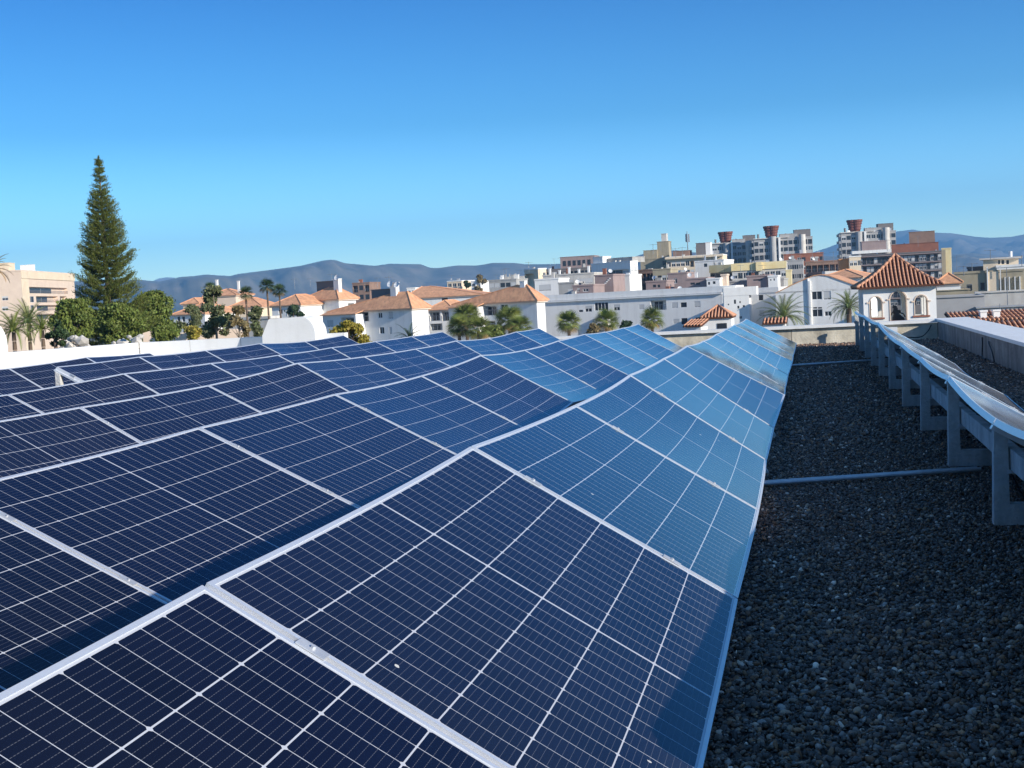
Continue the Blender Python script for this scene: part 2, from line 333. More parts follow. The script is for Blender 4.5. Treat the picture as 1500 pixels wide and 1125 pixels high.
    # carrying rail under the joint, seen in the slit between two panels
    rl = MB(); a0 = T0-o0; dv = (B0-T0).normalized(); nn = Nn(.05, .5)
    def bx2(v0, v1, hw, z0, z1):
        pts = [a0+dv*v+Vector((0, 1, 0))*s*hw+nn*z for z in (z0, z1) for v, s in ((v0,-1),(v1,-1),(v1,1),(v0,1))]
        rl.add(pts, [(3,2,1,0),(4,5,6,7),(0,1,5,4),(1,2,6,5),(2,3,7,6),(3,0,4,7)])
    bx2(.0, PW, .030, -.060, -.037); bx2(.004, PW-.004, .004, -.037, -.012)
    rl.build('rail', 'aluminium', root)
    return root
for r, tz in TZ.items():
    ks = sorted(tz)
    for k in ks[:-1]: make_panel(r, k, ks[-1])

# concrete frames that carry the panels
def support_mesh(h_hi, h_lo):
    mb = MB(); w2 = .04
    mb.prism([(-.015, 0), (.065, 0), (.065, h_hi-.045), (-.002, h_hi-.008)], -w2, w2)                  # post
    mb.prism([(.065, 0), (.92, 0), (.945, h_lo-.06), (.93, h_lo-.03), (.84, .10), (.065, .11)], -w2, w2)   # foot beam with raised toe
    return mb
sup_cache = {}
def support(r, k, label, group, dy=.0):
    T, B = joint(r, k); hi = T.z-GZ-.055; lo = max(.06, B.z-GZ-.05)
    root = empty('panel_support', (T.x, T.y+dy, GZ), 0, label, 'panel support', group)
    mb = support_mesh(hi, lo); mb.build('concrete_frame', 'concrete', root)
    return root
for k in range(1, 12):
    lb = 'grey concrete post frame under the right hand panels, %s' % (
        {1:'just outside the picture', 2:'nearest visible one', 3:'second visible, beside the conduit', 4:'third visible one', 5:'fourth visible one', 6:'fifth visible one', 7:'beside the far conduit', 8:'fourth from the far end', 9:'third from the far end', 10:'second from the far end', 11:'farthest one'}[k])
    support(-1, k, lb, 'concrete posts under the right hand row', dy=.12)
rt = empty('tie_beam', (.0, 3.2, GZ), 0, 'long grey beam running low behind the posts of the right hand panel row', 'beam')
bb = MB(); dd = [(joint(-1, k)[0].x+.075, S0+LP*k+.12-3.2) for k in (1, 11)]
bb.box(dd[0][0], dd[0][0]+.05, 0, dd[1][1]+.1, .29, .40).build('beam', 'concrete', rt)
for k in range(2, 12): MB().box(dd[0][0]-.02, dd[0][0]+.06, S0+LP*k+.12-3.2-.05, S0+LP*k+.12-3.2+.05, .27, .288).build('bracket', 'galvanised', rt)
for r in range(0, 6):
    for k in sorted(TZ[r]):
        if r == 4 and k == 6:
            support(r, k, 'pale concrete frame showing at the near end of the fifth row', 'concrete frames under the left rows')
        else:
            support(r, k, 'grey concrete frame hidden beneath the %s' % ROWN[r], 'concrete frames under the left rows')

# gravel bed and pebbles
mb = MB(); mb.add([(-16.5,-6,GZ-.02),(2.66,-6,GZ-.02),(2.66,29.8,GZ-.02),(-16.5,29.8,GZ-.02)], [(0,1,2,3)])
tag(mb.build('gravel_bed', 'gravel_bed'), kind='structure')
def ico(sub):
    import bmesh
    b = bmesh.new(); bmesh.ops.create_icosphere(b, subdivisions=sub, radius=1); V = np.array([v.co[:] for v in b.verts]); Fc = np.array([[v.index for v in f.verts] for f in b.faces]); b.free(); return V, Fc
def pebbles(regions):
    Vs, Fs, Cs = [], [], []; base = 0
    for (x0, x1, y0, y1, dens, smin, smax, sub) in regions:
        V0, F0_ = ico(sub); n = int((x1-x0)*(y1-y0)*dens); nv = len(V0)
        pos = np.stack([rng.uniform(x0, x1, n), rng.uniform(y0, y1, n)], 1)
        s = smin+(smax-smin)*rng.random(n)**2.6
        sc = np.stack([s*rng.uniform(.75, 1.5, n), s*rng.uniform(.6, 1.05, n), s*rng.uniform(.38, .75, n)], 1)
        q = rng.normal(size=(n, 4)); q[:, 1:3] *= .38; q[:, 0] = rng.normal(size=n); q[:, 3] = rng.normal(size=n); q /= np.linalg.norm(q, axis=1)[:, None]
        a, b, c, d = q.T
        Rm = np.stack([1-2*(c*c+d*d), 2*(b*c-a*d), 2*(b*d+a*c), 2*(b*c+a*d), 1-2*(b*b+d*d), 2*(c*d-a*b), 2*(b*d-a*c), 2*(c*d+a*b), 1-2*(b*b+c*c)], 1).reshape(n, 3, 3)
        lump = 1+rng.normal(0, .09, size=(n, nv))
        loc = V0[None]*lump[..., None]*sc[:, None, :]
        W = np.einsum('nij,nvj->nvi', Rm, loc)
        W[..., 0] += pos[:, :1]; W[..., 1] += pos[:, 1:]; W[..., 2] += GZ-.012+rng.uniform(-.006, .010, n)[:, None]
        pal = np.array([[.10,.09,.085],[.16,.14,.125],[.06,.055,.055],[.26,.22,.18],[.15,.095,.06],[.24,.25,.26],[.62,.60,.56],[.045,.04,.035],[.32,.21,.13]])
        pr = np.array([.22,.16,.19,.08,.15,.06,.02,.10,.05]); ci = rng.choice(len(pal), n, p=pr/pr.sum())
        col = pal[ci]*rng.uniform(.65, 1.35, (n, 1))*np.array([1.45, 1.12, .92])
        Cs.append(np.concatenate([np.repeat(col[:, None], nv, 1), np.ones((n, nv, 1))], 2).reshape(-1, 4))
        Vs.append(W.reshape(-1, 3)); Fs.append((F0_[None]+(np.arange(n)*nv)[:, None, None]+base).reshape(-1, 3)); base += n*nv
    return np.concatenate(Vs), np.concatenate(Fs), np.concatenate(Cs)
V, Fc, Cc = pebbles([(-.55, 1.35, 2.9, 5.6, 7200, .0036, .0150, 2), (-.55, 1.95, 5.6, 11, 4600, .0048, .0150, 1), (1.95, 2.64, 3, 11, 1800, .009, .020, 1), (-.55, 2.64, 11, 19, 1300, .010, .022, 1), (-.6, 2.64, 19, 29.7, 700, .013, .027, 1)])
Cc[:, :3] *= 2.0
gr = npmesh('gravel', V, Fc, 'pebble', col=Cc); tag(gr, 'loose dark grey and brown roofing gravel between the panel rows', 'gravel', kind='stuff')

# conduits across the walkway
def conduit(p0, p1, label, r=.016, sep=.055):
    mb = MB(); d = Vector(p1)-Vector(p0); n = Vector((-d.y, d.x, 0)).normalized()
    root = empty('conduit', p0, 0, label, 'conduit', 'metal conduits lying across the gravel')
    mb = MB(); mb.tube((0, 0, 0), d, r, n=10); mb.build('pipe', 'galvanised', root, smooth=False)
    mb = MB(); mb.tube(n*sep, d+n*sep, r*.9, n=10); mb.build('pipe', 'galvanised', root, smooth=False)
conduit((-.33, 8.75, GZ+.028), (1.06, 9.2, GZ+.028), 'near pair of grey metal conduits crossing the gravel to the second post', r=.013, sep=.06)
conduit((-.30, 21.6, GZ+.028), (.98, 22.1, GZ+.028), 'far pair of grey conduits crossing the gravel walkway', r=.016, sep=.07)
# slack black cables under the right row
def cable(pts, label, r=.006):
    pts = [Vector(p) for p in pts]; sm = []
    for i in range(len(pts)-1):
        a = pts[max(i-1, 0)]; b = pts[i]; c = pts[i+1]; d = pts[min(i+2, len(pts)-1)]
        for s in range(8):
            t = s/8; sm.append(.5*((2*b)+(-a+c)*t+(2*a-5*b+4*c-d)*t*t+(-a+3*b-3*c+d)*t**3))
    sm.append(pts[-1]); o = MB().path(sm, r, 6).build('cable', 'black_rubber', smooth=True); return tag(o, label, 'cable')
cable([(1.02, 9.2, -.80), (1.05, 8.9, -.98), (1.1, 8.6, -.99), (1.16, 8.2, -.92), (1.2, 7.9, -.90)], 'black cable sagging beneath the right hand panels')
cable([(1.0, 7.35, -1.05), (1.06, 7.25, -1.18), (1.16, 7.2, -1.22), (1.3, 7.15, -1.17)], 'short black cable loop behind the nearest concrete post')

# parapets (world frame).  back wall y=29.8.., right parapet x=2.66.., left walls white
PT = -.90
root = empty('parapet_wall', (2.66, 29.8, GZ-.3), 0, 'weathered beige concrete parapet closing the far end of the gravel roof', 'parapet')
mb = MB(); n = 9
for i in range(n):
    a = -13.7+13.7*i/n; b = -13.7+13.7*(i+1)/n-.012; mb.box(a, b, 0, .22, 0, PT-.075-GZ+.3)
mb.build('wall_panel', 'parapet_concrete', root)
MB().box(-13.7, 0, .03, .20, 0, PT-.08-GZ+.3).build('joint_backing', 'joint_dark', root)
MB().box(-13.7, .04, -.085, .33, PT-.062-GZ+.3, PT-GZ+.3).build('coping', 'white_coat', root)
root = empty('parapet_wall', (2.66, -4, GZ-.3), 0, 'low grey concrete parapet with broad white top along the right roof edge', 'parapet')
MB().box(0, .62, 0, 33.8, 0, PT-.04-GZ+.3).build('wall_panel', 'parapet_rough', root)
MB().box(-.03, .64, 0, 34.2, PT-.038-GZ+.3, PT+.012-GZ+.3).build('coping', 'white_bright', root)
LT = -.60
root = empty('parapet_wall', (-16.7, 31, GZ-.3), 0, 'white coated parapet behind the left panel rows with faint vertical seams', 'parapet')
mb = MB()
for i in range(4): mb.box(.25+i*1.36, .25+(i+1)*1.36-.012, 0, .25, 0, LT-GZ+.3)
mb.build('wall_panel', 'white_coat', root); MB().box(.25, 5.66, .02, .23, 0, LT-.004-GZ+.3).build('joint_backing', 'joint_dark', root)
root = empty('parapet_wall', (-16.5, 31, GZ-.3), 0, 'bright white parapet at the far left running towards the camera', 'parapet')
mb = MB().add([(0,0,0),(-.35,0,0),(-.35,-40,0),(0,-40,0),(0,0,LT-GZ+.3),(-.35,0,LT-GZ+.3),(-.35,-40,LT-GZ+.55),(0,-40,LT-GZ+.55)], [(0,1,2,3),(4,7,6,5),(0,4,5,1),(1,5,6,2),(2,6,7,3),(3,7,4,0)]); mb.build('wall_panel', 'white_coat', root)
# building under the roof
mb = MB(); mb.box(-16.9, 3.3, -8, 31.4, -12, GZ-.3); root = empty('roof_building', (0, 0, -12), 0, 'building under the gravel roof that carries the panels', 'building')
mb2 = MB(); mb2.box(-16.9, 3.3, -8, 31.4, 0, 12+GZ-.3+.26); mb2.build('wall', 'wall_white', root)

# white curved vent hoods
def hood(px, py, D, wd, h, label, rot=0.0, dep=.8):
    p = P(px, py, D); root = empty('roof_hood', (p.x, p.y, p.z), rot, label, 'roof hood', 'white curved hoods on the parapet')
    pr = [(0, 0), (wd*.14, h*.97), (wd*.17, h)]
    pr += [(wd*.72+wd*.28*math.sin(t), h*1.04*math.cos(t)) for t in [R(a) for a in range(0, 91, 8)]]
    pr += [(wd, -.4), (0, -.4)]
    MB().prism([(x, z) for x, z in pr], 0, dep).build('hood_shell', 'white_coat', root)
hood(384, 492, 32.6, 1.36, .40, 'white curved hood rising behind the parapet beside the far panel rows')
hood(-78, 511, 31, 1.05, .50, 'white curved hood cut by the left picture edge')

# small things at the far right corner of the roof
root = empty('wall_light', (1.72, 29.6, -1.10), 0, 'white box lamp fixed to the far parapet near the right corner', 'wall light')
MB().prism([(-.10, .08), (.10, .08), (.10, -.03), (.0, -.07), (-.10, -.05)], .0, .19).build('housing', 'frame_white', root); MB().tube((0, .08, -.06), (0, .08, -.22), .02).build('conduit', 'black_rubber', root)
root = empty('roof_post', (.98, 29.45, GZ), 0, 'short dark post standing in front of the far parapet', 'post')
MB().tube((0, 0, 0), (0, 0, .46), .035, .035, 10).tube((0, 0, .40), (0, 0, .45), .05, .05, 10).build('pole', 'wall_dark', root)
cable([(2.64, 22.2, -.99), (2.63, 22.1, -1.1), (2.6, 21.9, -1.27), (2.6, 21.5, -1.29)], 'black cable hanging down the right parapet', .012)
cable([(2.64, 21.4, -1.02), (2.63, 21.3, -1.05), (2.62, 20.9, -1.15), (2.62, 20.7, -1.28)], 'second black cable drooping on the right parapet', .012)
cable([(2.5, 29.5, -1.0), (2.4, 29.4, -1.15), (2.2, 29.2, -1.24), (1.7, 29.2, -1.2), (1.4, 29.0, -1.25)], 'pale looped cable in the far right corner', .012)

exec_city = True
# ================================================================ THE CITY
GROUND = -12.0
def ang(a): return Vector((math.cos(R(a)), math.sin(R(a)), 0))
def facade(mb, O, U, N, Lx, H, ops, mi=0):
    """planar facade at O spanning U*Lx by H, outward normal N; ops: (x0,x1,z0,z1,depth). adds wall + reveals"""
    xs = sorted({0, Lx, *[o[0] for o in ops], *[o[1] for o in ops]}); zs = sorted({0, H, *[o[2] for o in ops], *[o[3] for o in ops]})
    for i in range(len(xs)-1):
        for j in range(len(zs)-1):
            xm = (xs[i]+xs[i+1])/2; zm = (zs[j]+zs[j+1])/2
            if any(o[0] < xm < o[1] and o[2] < zm < o[3] for o in ops): continue
            q = [O+U*xs[i]+Z0*zs[j], O+U*xs[i+1]+Z0*zs[j], O+U*xs[i+1]+Z0*zs[j+1], O+U*xs[i]+Z0*zs[j+1]]; mb.add(q, [(0,1,2,3)], mi)
    for (a, b, c, d, dep, *_) in ops:
        I = -N*dep; p = [O+U*a+Z0*c, O+U*b+Z0*c, O+U*b+Z0*d, O+U*a+Z0*d]; q = [v+I for v in p]
        mb.add(p+q, [(0,4,5,1),(1,5,6,2),(2,6,7,3),(3,7,4,0),(4,7,6,5)], mi)
def window_part(root, O, U, N, op, kind, name='window'):
    a, b, c, d, dep = op[:5]; w_ = b-a; h_ = d-c; mb = MB()
    B_ = O-N*(dep-.03)
    def bx(x0, x1, z0, z1, y0, y1, m):
        pts = [B_+U*x+Z0*z+N*y for y in (y0, y1) for x, z in ((x0,z0),(x1,z0),(x1,z1),(x0,z1))]
        mb.add(pts, [(0,3,2,1),(4,5,6,7),(0,1,5,4),(1,2,6,5),(2,3,7,6),(3,0,4,7)], m)
    t = min(.07, w_*.08)
    if kind in ('win', 'blind', 'half', 'wide'):
        bx(a, b, c, d, 0, .03, 1)
        for x in ((a, a+t), (b-t, b), ((a+b)/2-t/2, (a+b)/2+t/2)): bx(x[0], x[1], c, d, .03, .08, 0)
        bx(a+t, b-t, c, c+t, .03, .075, 0); bx(a+t, b-t, d-t, d, .03, .075, 0)
        if kind == 'wide':
            for q in (.25, .75): bx(a+w_*q-t/2, a+w_*q+t/2, c+t, d-t, .03, .078, 0)
        if kind == 'blind': bx(a+t, b-t, c+h_*.12, d-t, .08, .11, 2)
        if kind == 'half': bx(a+t, b-t, c+h_*.55, d-t, .08, .11, 2)
        o = mb.build(name, ['frame_white', 'glass_dark', 'blind'], root)
    elif kind == 'dark':
        bx(a, b, c, d, 0, .03, 1); bx(a, a+t, c, d, .03, .06, 0); bx(b-t, b, c, d, .03, .06, 0); o = mb.build(name, ['rail_metal', 'glass_dark'], root)
    elif kind in ('loggia', 'balcony'):
        # glazed door inside, railing at the front
        bx(a+w_*.12, b-w_*.35, c+.05, d-h_*.14, .0, .05, 1); bx(a+w_*.38, a+w_*.38+t, c+.05, d-h_*.14, .05, .09, 2)
        o = mb.build('balcony_door', ['frame_white', 'glass_dark', 'frame_white'], root)
        rb = MB(); F_ = O+N*(.02 if kind == 'loggia' else .7)
        def fb(x0, x1, z0, z1, y0, y1, m=0):
            pts = [O+U*x+Z0*z+N*y for y in (y0, y1) for x, z in ((x0,z0),(x1,z0),(x1,z1),(x0,z1))]
            rb.add(pts, [(0,3,2,1),(4,5,6,7),(0,1,5,4),(1,2,6,5),(2,3,7,6),(3,0,4,7)], m)
        y1 = .04 if kind == 'loggia' else .9
        if kind == 'balcony': fb(a-.1, b+.1, c-.16, c, -.02, y1, 1)
        fb(a, b, c+.92, c+1.0, y1-.06, y1, 0); nb_ = max(4, int(w_/.35))
        for i in range(nb_+1): x = a+w_*i/nb_; fb(x-.02, x+.02, c, c+.92, y1-.05, y1-.01, 0)
        rb.build('railing', ['rail_metal', 'wall_white'], root)
    elif kind == 'void': pass
    return
def bld(label, pxL, pyT, D, pxR, a=-24, depth=12, side=None, mat='wall_white', opF=(), opS=(), z0=GROUND, roof=None, name='apartment_building', cat='building', group=None,
        auto=None, autoS=None, roofmat='tile', parapet=.35, par=True, pyR=None):
    """front face starts at pixel column pxL (roof level pyT) at depth D, runs in direction a (deg from +X) to pixel column pxR"""
    a = a+13 if (D >= 280 and a < -9 and side is None) else a
    A = P(pxL, pyT, D); U = ang(a); N = Vector((U.y, -U.x, 0)); top = A.z
    lo, hi = .5, 400
    for _ in range(50):
        t = (lo+hi)/2
        q = A+U*t
        if q.dot(CF) < 1 or proj(q)[0] > pxR: hi = t
        else: lo = t
    Lx = t; H = top-z0
    Bc = A+U*Lx
    if side:
        lo, hi = .5, 200
        for _ in range(50):
            t = (lo+hi)/2
            if proj(Bc-N*t)[0] > side: hi = t
            else: lo = t
        depth = t
    root = empty(name, (A.x, A.y, z0), R(a), label, cat, group)
    X = Vector((1, 0, 0)); Y = Vector((0, 1, 0)); O = Vector((0, 0, 0))
    def inplane(px, py, face):
        r_ = ray(px, py)
        if face == 'F': n_ = N; o_ = A; u_ = U
        else: n_ = U; o_ = Bc; u_ = -N
        t_ = o_.dot(n_)/r_.dot(n_); q = r_*t_; return (q-o_).dot(u_), q.z-z0
    def conv(ops, face, Lf):
        res = []
        for (x0, y0, x1, y1, kind) in ops:
            cx = (x0+x1)/2; cy = (y0+y1)/2; a0 = inplane(x0, cy, face)[0]; a1 = inplane(x1, cy, face)[0]; zt = inplane(cx, y0, face)[1]; zb = inplane(cx, y1, face)[1]
            a0 = max(a0, .12); a1 = min(a1, Lf-.12); zb = max(zb, .1); zt = min(zt, H-.15)
            if a1-a0 < .2 or zt-zb < .2: continue
            dep = {'loggia':1.3, 'balcony':.9, 'void':1.5}.get(kind, .16); res.append((a0, a1, zb, zt, dep, kind))
        return res
    def grid(spec, Lf):
        n, fl, ww, hh, kinds, first, nf = spec; res = []
        for i in range(n):
            for j in range(nf):
                k = random.choice(kinds)
                if k == '-': continue
                cx = Lf*(i+.5)/n; wv = ww*(1.9 if k in ('loggia', 'balcony') else 1); wv = min(wv, Lf/n*.86); zt = H-first-fl*j; zb = zt-(hh if k not in ('loggia', 'balcony') else 2.1)
                if zb < .3: continue
                dep = {'loggia':1.3, 'balcony':.9, 'void':1.5}.get(k, .16); res.append((cx-wv/2, cx+wv/2, zb, zt, dep, k))
        return res
    of = conv(opF, 'F', Lx)+(grid(auto, Lx) if auto else []); os_ = conv(opS, 'S', depth)+(grid(autoS, depth) if autoS else [])
    mb = MB(); facade(mb, O, X, -Y, Lx, H, of); facade(mb, X*Lx, Y, X, depth, H, os_)
    facade(mb, X*Lx+Y*depth, -X, Y, Lx, H, []); facade(mb, Y*depth, -Y, -X, depth, H, [])
    mb.add([(0,0,H),(Lx,0,H),(Lx,depth,H),(0,depth,H)], [(0,1,2,3)])
    mb.build('wall', mat, root)
    for o in of: window_part(root, O, X, -Y, o, o[5])
    for o in os_: window_part(root, X*Lx, Y, X, o, o[5])
    if roof is None:
        if parapet > 0:
            pb = MB(); w_ = .22; pb.box(-.12, Lx+.12, -.12, w_, H+.002, H+parapet); pb.box(-.12, Lx+.12, depth-w_, depth+.12, H+.002, H+parapet)
            pb.box(-.12, w_, w_, depth-w_, H+.002, H+parapet-.003); pb.box(Lx-w_, Lx+.12, w_, depth-w_, H+.002, H+parapet-.003); pb.build('roof_edge', 'wall_white' if mat in ('wall_white', 'wall_cream') else mat, root)
    else:
        kind, h, e = roof[0], roof[1], roof[2] if len(roof) > 2 else .5
        x0, x1, y0, y1 = -e, Lx+e, -e, depth+e; rb = MB()
        if kind == 'hip':
            if Lx >= depth: r0, r1 = (x0+(y1-y0)/2, (y0+y1)/2), (x1-(y1-y0)/2, (y0+y1)/2)
            else: r0, r1 = ((x0+x1)/2, y0+(x1-x0)/2), ((x0+x1)/2, y1-(x1-x0)/2)
            vs = [(x0,y0,H+.02),(x1,y0,H+.02),(x1,y1,H+.02),(x0,y1,H+.02),(x0,y0,H+.14),(x1,y0,H+.14),(x1,y1,H+.14),(x0,y1,H+.14),(*r0,H+.14+h),(*r1,H+.14+h)]
            fs = [(3,2,1,0),(0,1,5,4),(1,2,6,5),(2,3,7,6),(3,0,4,7)]
            fs += [(4,5,9,8),(5,6,9),(6,7,8,9),(7,4,8)] if Lx >= depth else [(4,5,8),(5,6,9,8),(6,7,9),(7,4,8,9)]
            rb.add(vs, fs)
            for p, q in (((x0,y0), r0), ((x1,y0), r1 if Lx >= depth else r0), ((x1,y1), r1)):   # ridge caps
                rb.tube((*p, H+.17), (*q, H+.17+h), .09, n=6)
            rb.tube((*r0, H+.17+h), (*r1, H+.17+h), .09, n=6)
        elif kind == 'apex':
            ax, ay = Lx*roof[3], depth*.5; rx = ax-min(2.5, Lx*.1)
            vs = [(x0,y0,H+.02),(x1,y0,H+.02),(x1,y1,H+.02),(x0,y1,H+.02),(x0,y0,H+.14),(x1,y0,H+.14),(x1,y1,H+.14),(x0,y1,H+.14),(rx,ay,H+.14+h),(ax,ay,H+.14+h)]
            rb.add(vs, [(3,2,1,0),(0,1,5,4),(1,2,6,5),(2,3,7,6),(3,0,4,7),(4,5,9,8),(5,6,9),(6,7,8,9),(7,4,8)])
            for p, q in (((x0,y0), (rx,ay)), ((x1,y0), (ax,ay)), ((x1,y1), (ax,ay))): rb.tube((*p, H+.17), (*q, H+.17+h), .09, n=6)
        elif kind == 'shed':
            rb.add([(x0,y0,H+.02),(x1,y0,H+.02),(x1,y1,H+.02),(x0,y1,H+.02),(x0,y0,H+.14),(x1,y0,H+.14),(x1,y1,H+.14+h),(x0,y1,H+.14+h)], [(3,2,1,0),(0,1,5,4),(1,2,6,5),(2,3,7,6),(3,0,4,7),(4,5,6,7)])
        rb.build('roof', roofmat, root)
        sb = MB(); 
        for args in ((x0+.2, x1-.2, y0+.2, 0), (x0+.2, x1-.2, depth, y1-.2)): sb.box(args[0], args[1], args[2], args[3], H-.22, H+.018)
        sb.box(Lx, x1-.2, 0, depth, H-.22, H+.018); sb.build('eave', 'wall_pink' if roofmat == 'tile' else mat, root)
    if roof is None and 240 < D < 700 and Lx > 4:
        for q in range(min(5, int(Lx/5)+1)):
            cx = random.uniform(.8, max(.9, Lx-1.6)); cy = random.uniform(.8, max(.9, depth*.5)); sw = random.uniform(.4, 1.1); sh = random.uniform(.5, 1.7); cb = MB()
            cb.box(cx, cx+sw, cy, cy+sw*.8, H+.004, H+sh); cb.box(cx-.06, cx+sw+.06, cy-.06, cy+sw*.8+.06, H+sh, H+sh+.08)
            cb.build('rooftop_unit', random.choice(['wall_white', 'wall_shabby', 'wall_grey', 'galvanised', 'brick']), root)
        if random.random() < .5: dish_part(root, (random.uniform(.5, Lx-.3), .6, H+1.0), .45, random.uniform(-90, 0))
    root['_L'] = Lx; root['_H'] = H; root['_d'] = depth
    return root, Lx, depth, H
def clean(o):
    for k in ('_L', '_H', '_d'):
        if k in o: del o[k]
def mast(px, py0, py1, D, label, kind='yagi', r=.05):
    a = P(px, py1, D); b = P(px, py0, D); h = b.z-a.z
    root = empty('antenna', a, 0, label, 'antenna'); mb = MB(); mb.tube((0,0,0), (0,0,h), r, r*.7, 6); mb.build('pole', 'rail_metal', root)
    if kind == 'yagi':
        m2 = MB(); m2.tube((-.9,0,h*.92), (.9,.2,h*.92), r*.5, n=5)
        for i in range(7): m2.tube((-.8+i*.27,-.35,h*.92), (-.8+i*.27,.45,h*.92), r*.35, n=4)
        m2.build('aerial', 'rail_metal', root)
    elif kind == 'dish':
        dish_part(root, (0, -.1, h*.95), .55)
    elif kind == 'mobile':
        for k in range(3):
            an = R(120*k+20); m2 = MB(); c = Vector((math.cos(an), math.sin(an), 0))
            m2.box(-.25, .25, -.12, .12, h*.42, h*.86); o = m2.build('panel_antenna', 'rail_metal', root); o.location = c*.55; o.rotation_euler = (0, 0, an)
    return root
def dish_part(parent, loc, r, az=-60, name='satellite_dish'):
    mb = MB(); n = 14; rings = 4; vs = [(0, 0, 0)]
    for j in range(1, rings+1):
        rr = r*j/rings
        for i in range(n): t = 2*math.pi*i/n; vs.append((rr*math.cos(t), -.25*r*(j/rings)**2, rr*math.sin(t)))
    fs = [(0, 1+i, 1+(i+1) % n) for i in range(n)]
    for j in range(rings-1):
        for i in range(n): a = 1+j*n+i; b = 1+j*n+(i+1) % n; fs.append((a, a+n, b+n, b))
    mb.add(vs, fs); mb.tube((0, -.02, 0), (0, -.55*r, -.1*r), .03, n=4)
    o = mb.build(name, 'dish', parent, smooth=True, loc=loc); o.rotation_euler = (R(-25), 0, R(az+60)); return o
def chimney(root, x, y, z, w_=1.1, d=.8, h=1.8, name='chimney'):
    mb = MB(); mb.box(x-w_/2, x+w_/2, y-d/2, y+d/2, z-1.0, z+h); mb.box(x-w_/2-.08, x+w_/2+.08, y-d/2-.08, y+d/2+.08, z+h, z+h+.12); mb.build(name, 'wall_white', root)
def rooftop_box(root, x0, x1, y0, y1, z, h, m='wall_grey', name='penthouse'):
    mb = MB(); mb.box(x0, x1, y0, y1, z+.004, z+h); mb.box(x0-.12, x1+.12, y0-.12, y1+.12, z+h, z+h+.14); mb.build(name, m, root)

def front_wing(root, L, H, f, wins, dp=2.4):
    x1 = L*f; mb = MB(); X = Vector((1,0,0)); Y = Vector((0,1,0)); O = Vector((0,-dp,0)); ops = [(x1*a, x1*b, H-c, H-d, .16 if k != 'loggia' else 1.2, k) for a, b, c, d, k in wins]
    hh = H-.5; facade(mb, O, X, -Y, x1, hh, ops); facade(mb, Vector((x1,-dp,0)), Y, X, dp-.004, hh, []); facade(mb, Vector((0,-.004,0)), -Y, -X, dp-.004, hh, []); mb.add([(0,-dp,hh),(x1,-dp,hh),(x1,0,hh),(0,0,hh)], [(0,1,2,3)])
    mb.build('front_wing', 'wall_white', root)
    for o in ops: window_part(root, O, X, -Y, o, o[5])
    MB().add([(-.4,-dp-.4,hh+.01),(x1+.3,-dp-.4,hh+.01),(x1+.3,-.55,H-.02),(-.4,-.55,H-.02),(-.4,-dp-.4,hh+.13),(x1+.3,-dp-.4,hh+.13),(x1+.3,-.55,H+.13),(-.4,-.55,H+.13)], [(3,2,1,0),(4,5,6,7),(0,1,5,4),(1,2,6,5),(2,3,7,6),(3,0,4,7)]).build('wing_roof', 'tile', root)
# ---- terracotta roofed houses (left centre)
r, L, d, H = bld('white three storey house with orange hipped roof and grey slab, left of the yellow bush', 440, 442, 262, 496, a=-23, side=521, roof=('apex', 2.5, .6, .72),
    opF=[(452,441,462,455,'half'),(455,462,462,472,'win')], opS=[(510,444,519,456,'loggia')])
front_wing(r, L, H, 0.2, [(.3,.7,2.7,1.4,'blind')])
rooftop_box(r, L*.25, L*.78, d*.45, d*.75, H+1.6, 2.0, 'wall_dark', 'water_tank_screen'); chimney(r, L*.82, d*.4, H+1.3, 1.3, .9, 2.6); dish_part(r, (L*.86, d*.3, H+4.2), .6)
mast(487, 400, 424, 268, 'thin television mast above the grey roof slab of the left orange roofed house')
r, L, d, H = bld('low white wing with orange roof and ivy beside the leftmost hipped house', 398, 449, 255, 440, a=-14, depth=10, roof=('hip', 1.9),
    opF=[(408,453,414,460,'win'),(420,452,436,463,'loggia')])
r, L, d, H = bld('large white house with orange hipped roof, bright right wall and windowed shaded front', 485, 458, 250, 603, a=-22, side=627, roof=('apex', 3.0, .6, .86),
    opF=[(518,457,540,471,'loggia'),(554,458,560,466,'win'),(569,456,576,467,'blind'),(556,479,563,489,'win'),(570,479,574,489,'blind'),(495,463,505,472,'blind')])
front_wing(r, L, H, 0.42, [(.12,.32,2.6,1.3,'blind'),(.55,.95,2.7,1.0,'loggia'),(.15,.3,5.4,4.1,'blind'),(.6,.8,5.4,4.1,'win')])
mb = MB(); mb.box(-.02, .0, 0, 0, 0, 0)
chimney(r, L*.72, d*.45, H+1.9, 1.3, 1.0, 2.9); dish_part(r, (L*.70, d*.3, H+4.6), .62); dish_part(r, (L*.78, d*.3, H+4.4), .6); rooftop_box(r, L*.42, L*.66, d*.5, d*.8, H+1.8, 1.9, 'wall_dark', 'water_tank_screen')
mast(571, 404, 430, 262, 'tall television mast with small aerials between two orange roofs')
r, L, d, H = bld('white terrace wing with shaded veranda next to the fan palms', 627, 455, 262, 662, a=-8, depth=10, roof=('hip', 1.7),
    opF=[(629,456,645,470,'loggia'),(647,456,658,470,'loggia'),(630,474,648,484,'loggia')])
r, L, d, H = bld('white house with reddish orange roof set back between the palms', 592, 438, 330, 706, a=-16, depth=14, roof=('apex', 2.8, .6, .22),
    opF=[(647,436,656,441,'dark'),(690,440,698,445,'win')])
r, L, d, H = bld('white house with orange roof and dark recessed balconies behind the second fan palm', 668, 447, 248, 786, a=-22, side=798, roof=('apex', 2.9, .6, .84),
    opF=[(707,448,729,462,'loggia'),(734,446,744,456,'win'),(694,451,702,459,'blind'),(756,450,760,456,'blind'),(706,470,726,482,'loggia')])
